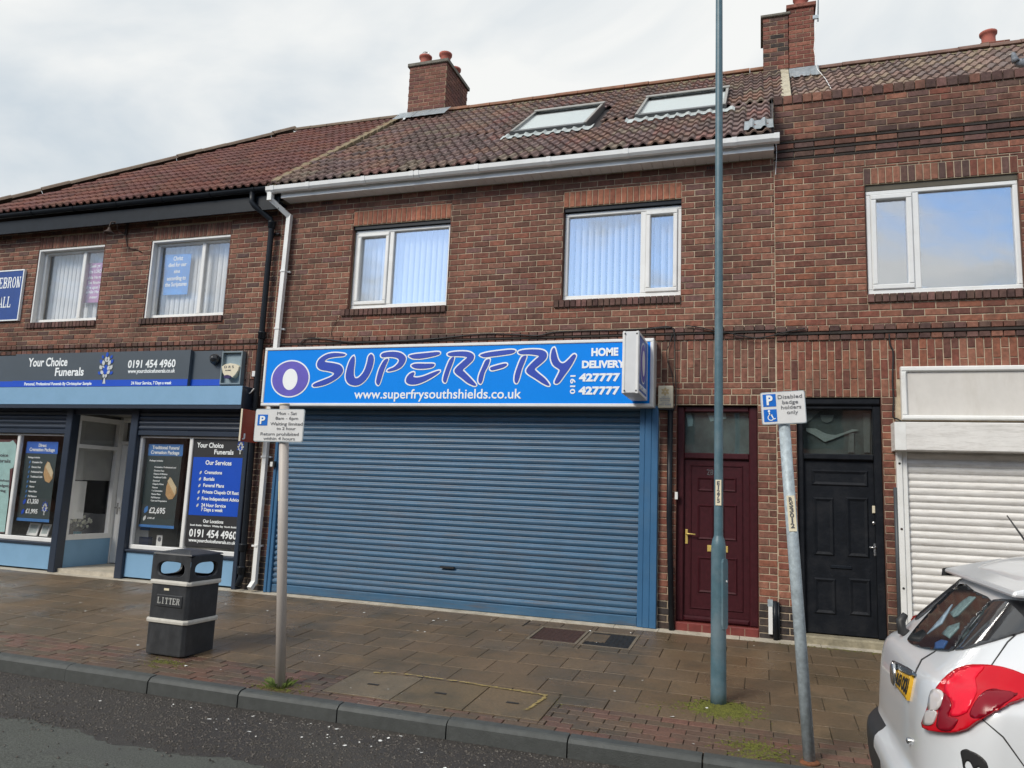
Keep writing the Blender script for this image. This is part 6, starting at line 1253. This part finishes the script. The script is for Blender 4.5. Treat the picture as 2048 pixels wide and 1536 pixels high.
def decal(P_, off, name, m_, par, mirror=False, grid=6.):
    """patch that follows the car's skin under a traced outline"""
    if name not in ('door_seam', 'panel_seam', 'tailgate_seam', 'number_plate'): P_ = P_ if 'sticker' in name and name != 'dark_sticker' else [(q.x, q.y) for q in catmull(P_, 3)]
    Q = []
    for (a, b), (c_, d) in zip(P_, P_[1:]+P_[:1]):
        n = max(1, int(sqrt((a-c_)**2+(b-d)**2)/grid)); Q += [(a+(c_-a)*i/n, b+(d-b)*i/n) for i in range(n)]
    nb = len(Q); us, vs = [q[0] for q in Q], [q[1] for q in Q]; V = [Vector(q) for q in Q]
    u = min(us)
    while u < max(us):
        v = min(vs)
        while v < max(vs):
            ins = False; j = nb-1
            for i in range(nb):
                if (vs[i] > v) != (vs[j] > v) and u < (us[j]-us[i])*(v-vs[i])/(vs[j]-vs[i])+us[i]: ins = not ins
                j = i
            if ins and min((Vector((u, v))-w).length for w in V[:nb]) > grid*.5: V.append(Vector((u, v)))
            v += grid
        u += grid
    vo, eo, fo = delaunay_2d_cdt(V, [(i, (i+1) % nb) for i in range(nb)], [], 1, 1e-4)[:3]
    pts = []; nrm = []
    for q in vo:
        d = ray(q.x, q.y).normalized(); loc, no, _, _ = BV.ray_cast(CAM, d)
        if loc is None: loc, no, _, _ = BV.find_nearest(CAM+d*4.2)
        if no.dot(d) > 0: no = -no
        pts.append(loc); nrm.append(no)
    mb = MB(); 
    for s_ in ((1, -1) if mirror else (1,)):
        n0 = len(mb.v); mir = lambda p: Vector((p.x, CYo-(p.y-CYo), p.z)) if s_ < 0 else p
        mb.v += [tuple(mir(p+n*off)) for p, n in zip(pts, nrm)]
        for f in fo:
            if s_ < 0 and name == 'tail_lamp' and min(pts[i].x for i in f) < CXo+.30: continue
            mb.f.append(tuple(n0+i for i in f)); mb.c.append(None); mb.sm.append(True)
        m0 = len(mb.v); mb.v += [tuple(mir(p-n*.012)) for p, n in zip(pts[:nb], nrm[:nb])]
        for i in range(nb):
            j = (i+1) % nb
            if s_ < 0 and name == 'tail_lamp': break
            mb.f.append((n0+i, n0+j, m0+j, m0+i)); mb.c.append(None); mb.sm.append(False)
        if mirror:
            o = recalc(mb.build(name, m_, par)); mb = MB(); ret = ret if s_ < 0 else o
        else: ret = recalc(mb.build(name, m_, par))
    return ret
decal(z8([(680, 300), (500, 460), (345, 640), (330, 690), (400, 728), (510, 748), (632, 745), (700, 640), (800, 510), (890, 412), (780, 350)]), .006, 'rear_window', CARGL, car)
decal(z8([(645, 746), (850, 700), (1105, 625), (1500, 520), (1500, 480), (1250, 430), (1105, 418), (905, 408), (810, 520), (712, 640)]), .006, 'side_window', CARGL2, car, True)
STK = mat('window_sticker', (.13, .20, .21), .4, var=.5, scale=60); decal(z8([(612, 500), (690, 425), (745, 388), (790, 392), (735, 450), (665, 520), (640, 530)]), .009, 'rear_sticker', STK, car, grid=4.); decal(z8([(560, 640), (605, 590), (680, 565), (675, 600), (610, 670)]), .009, 'rear_sticker', STK, car, grid=4.); decal(z8([(515, 700), (560, 680), (600, 690), (570, 740), (512, 742)]), .009, 'window_sticker', mat('dim_blue_sticker', (.02, .07, .20), .4), car, grid=4.); decal(z8([(460, 640), (620, 450), (632, 440), (560, 570)]), .009, 'window_sticker', mat('pale_blue_sheet', (.25, .34, .42), .3), car, grid=4.)
tl = decal(z8([(455, 1270), (480, 1160), (545, 1010), (640, 915), (740, 870), (880, 866), (1000, 885), (1105, 922), (1180, 950), (1180, 1050), (1105, 1080), (1000, 1120), (830, 1210), (720, 1285), (600, 1302)]), .022, 'tail_lamp', REDL, car, True, 5.)
decal(z8([(515, 1040), (560, 1030), (595, 1055), (585, 1110), (560, 1155), (500, 1150)]), .026, 'reversing_lens', CLEARL, tl); decal(z8([(492, 1158), (555, 1165), (545, 1220), (520, 1252), (465, 1245)]), .026, 'indicator_lens', CLEARL, tl)
decal(z8([(600, 1010), (650, 930), (740, 890), (860, 880), (800, 960), (800, 1060), (740, 1170), (690, 1195), (640, 1190), (660, 1110), (610, 1060)]), .025, 'brake_lens', mat('bright_red_lens', (.72, .006, .03), .2, spec=.4), tl); decal(z8([(590, 1050), (650, 1120), (630, 1195), (690, 1215), (640, 1290), (560, 1275), (560, 1210)]), .0245, 'dark_lens', REDD, tl); decal(z8([(760, 1180), (820, 1080), (900, 1040), (1060, 1060), (990, 1110), (820, 1205)]), .0245, 'dark_lens', REDD, tl)
pl = decal(z8([(262, 872), (365, 925), (335, 1085), (247, 970)]), .012, 'number_plate', mat('plate_yellow', (.62, .36, .02), .4), car, grid=4.)
# plate characters run from the far side to the near side of the tail
def plate_pt(s, t):
    A_, B_, C_, D_ = z8([(266, 888), (358, 938), (333, 1060), (253, 962)]); u = (A_[0]*(1-s)+B_[0]*s)*(1-t)+(D_[0]*(1-s)+C_[0]*s)*t; v = (A_[1]*(1-s)+B_[1]*s)*(1-t)+(D_[1]*(1-s)+C_[1]*s)*t; return BV.ray_cast(CAM, ray(u, v).normalized())
me = _textmesh('NL63 OOU', .03); xs = [v.co.x for v in me.vertices]; a, b = min(xs), max(xs)
for v in me.vertices:
    l_, n_, _, _ = plate_pt((v.co.x-a)/(b-a), 1-v.co.y/CAPH*.8-.1); n_ = n_ if n_.dot(CAM-l_) > 0 else -n_; v.co = l_+n_*(.0145+v.co.z*.1)
me.materials.clear(); me.materials.append(RUBBER); me.name = 'lettering'; o = bpy.data.objects.new('lettering', me); C.objects.link(o); adopt(o, pl)
decal(z8([(255, 822), (375, 892), (365, 925), (262, 868), (240, 830)]), .016, 'tailgate_trim', mat('dark_chrome', (.10, .13, .16), .2, .6), car, grid=4.)
for P_, nm in ((z8([(870, 862), (878, 862), (1000, 690), (1100, 600), (1098, 592), (992, 684)]), 'door_seam'), (z8([(832, 1210), (826, 1214), (960, 1330), (1105, 1530), (1112, 1526), (968, 1324)]), 'panel_seam'), (z8([(505, 748), (512, 752), (420, 810), (385, 880), (368, 930), (362, 926), (378, 872), (412, 804)]), 'tailgate_seam')): decal(P_, .0015, nm, BPLA, car, grid=4.)
decal(z8([(680, 1425), (715, 1408), (745, 1420), (790, 1440), (835, 1475), (862, 1520), (870, 1620), (815, 1620), (822, 1560), (800, 1530), (770, 1545), (745, 1500), (720, 1490), (708, 1520), (722, 1560), (700, 1545), (688, 1480)]), .002, 'dark_sticker', RUBBER, car, grid=4.)
q = MB(); f_ = lambda x, y, z: (CXo+x, CYo+y, CZo+z)
q.hexa([f_(.445, -.60, 1.452), f_(.445, .60, 1.452), f_(.62, .60, 1.455), f_(.62, -.60, 1.455), f_(.450, -.60, 1.475), f_(.450, .60, 1.475), f_(.72, .58, 1.548), f_(.72, -.58, 1.548)]); addbevel(q.build('spoiler', SILVER, car), .012)
q = MB(); q.hexa([f_(.44, .60, 1.435), f_(.44, .64, 1.43), f_(.60, .63, 1.44), f_(.60, .60, 1.45), f_(.445, .60, 1.475), f_(.445, .64, 1.468), f_(.60, .63, 1.50), f_(.60, .60, 1.51)]); q.build('spoiler_tip', BPLA, car)
a = PY(1816, 1262, -4.62); q = MB(); q.tube([a+Vector((.03, 0, -.03)), a+Vector((-.03, -.01, .0)), a+Vector((-.035, -.01, .05)), a+Vector((-.01, 0, .085))], [.022, .026, .024, .015], 10); q.build('rear_wiper', BPLA, car)
b0 = PY(2075, 1118, -5.0); q = MB(); q.tube([b0+Vector((.03, 0, -.06)), b0], [.025, .014], 8); q.tube([b0, PY(2050, 1081, -5.0), PY(2014, 1031, -5.0)], [.007, .005, .003], 8); q.build('roof_aerial', BPLA, car)
l_, n_, _, _ = BV.ray_cast(CAM, ray(1822, 1482).normalized()); 
if l_: MB().lathe(tuple(l_+Vector((-.004, 0, 0))), [(.012, -.012), (.016, 0), (.012, .012)], 10).build('tow_eye_cover', STEEL, car)
q = MB().lathe((0, 0, 0), [(.055, 0), (.055, .012), (.045, .018), (.02, .016)], 20).build('badge', STEEL, car); q.matrix_parent_inverse = Matrix.Identity(4); q.location = Vector(f_(.10, 0, 1.0))-car.location; q.rotation_euler = (0, -pi/2, 0)
for x in (.80, 3.36):
    for s_ in (-1, 1):
        y = CYo+s_*.80; q = MB(); n = 28; q.rings([[(CXo+x+r_*cos(2*pi*i/n), y+s_*d, CZo+.335+r_*sin(2*pi*i/n)) for i in range(n)] for d, r_ in ((-.10, .30), (-.09, .335), (.08, .335), (.098, .31), (.095, .23), (.06, .22))], True); w = recalc(q.build('wheel', RUBBER, car))
        q = MB()
        for i in range(5): a = i*2*pi/5; q.tube([(CXo+x+.03*cos(a), y+s_*.075, CZo+.335+.03*sin(a)), (CXo+x+.21*cos(a), y+s_*.085, CZo+.335+.21*sin(a))], [.03, .024], 8)
        q.build('rim', GALV, w)
        q = MB(); n = 14; A_ = [pi*i/n for i in range(n+1)]; q.rings([[(CXo+x+r_*cos(a), CYo+s_*yy, CZo+.335+r_*sin(a)) for a in A_] for r_, yy in ((.36, .80), (.36, .90), (.42, .90), (.43, .87))], False, False, False); recalc(q.build('wheel_arch', BPLA, car))
# ================================================================== OTHER SIDE OF THE STREET (seen only in the glass)
mb = MB(); mb.box(-70, 70, -16.6, -12.8, -.5, -.18); tag(mb.build('far_pavement', mat('far_paving', (.12, .11, .10), .7)), kind='structure')
ot = thing('facing_terrace', 'brick terrace across the street, mirrored in the shop windows', 'building', (0, -18, -.2))
B('wall', mat('far_brick', (.16, .075, .055), .9, var=.3, scale=2), ot, -45, 45, -24, -16.6, -.2, 5.2); q = MB(); q.hexa([(-45, -16.3, 5.2), (45, -16.3, 5.2), (45, -24.2, 5.2), (-45, -24.2, 5.2), (-45, -20, 7.6), (45, -20, 7.6), (45, -20.4, 7.6), (-45, -20.4, 7.6)]); recalc(q.build('roof', mat('far_tile', (.07, .05, .045), .8), ot))
for i in range(-9, 10):
    x = i*4.6+.9; B('window', CARGL, ot, x, x+1.4, -16.602, -16.56, 3.3, 4.6); B('shop_window', CARGL, ot, x-.8, x+2.6, -16.602, -16.56, .4, 2.4)
    if i % 2: B('chimney', mat('far_brick', (.16, .075, .055)), ot, x+1.6, x+2.3, -20.6, -19.8, 7.2, 8.6)
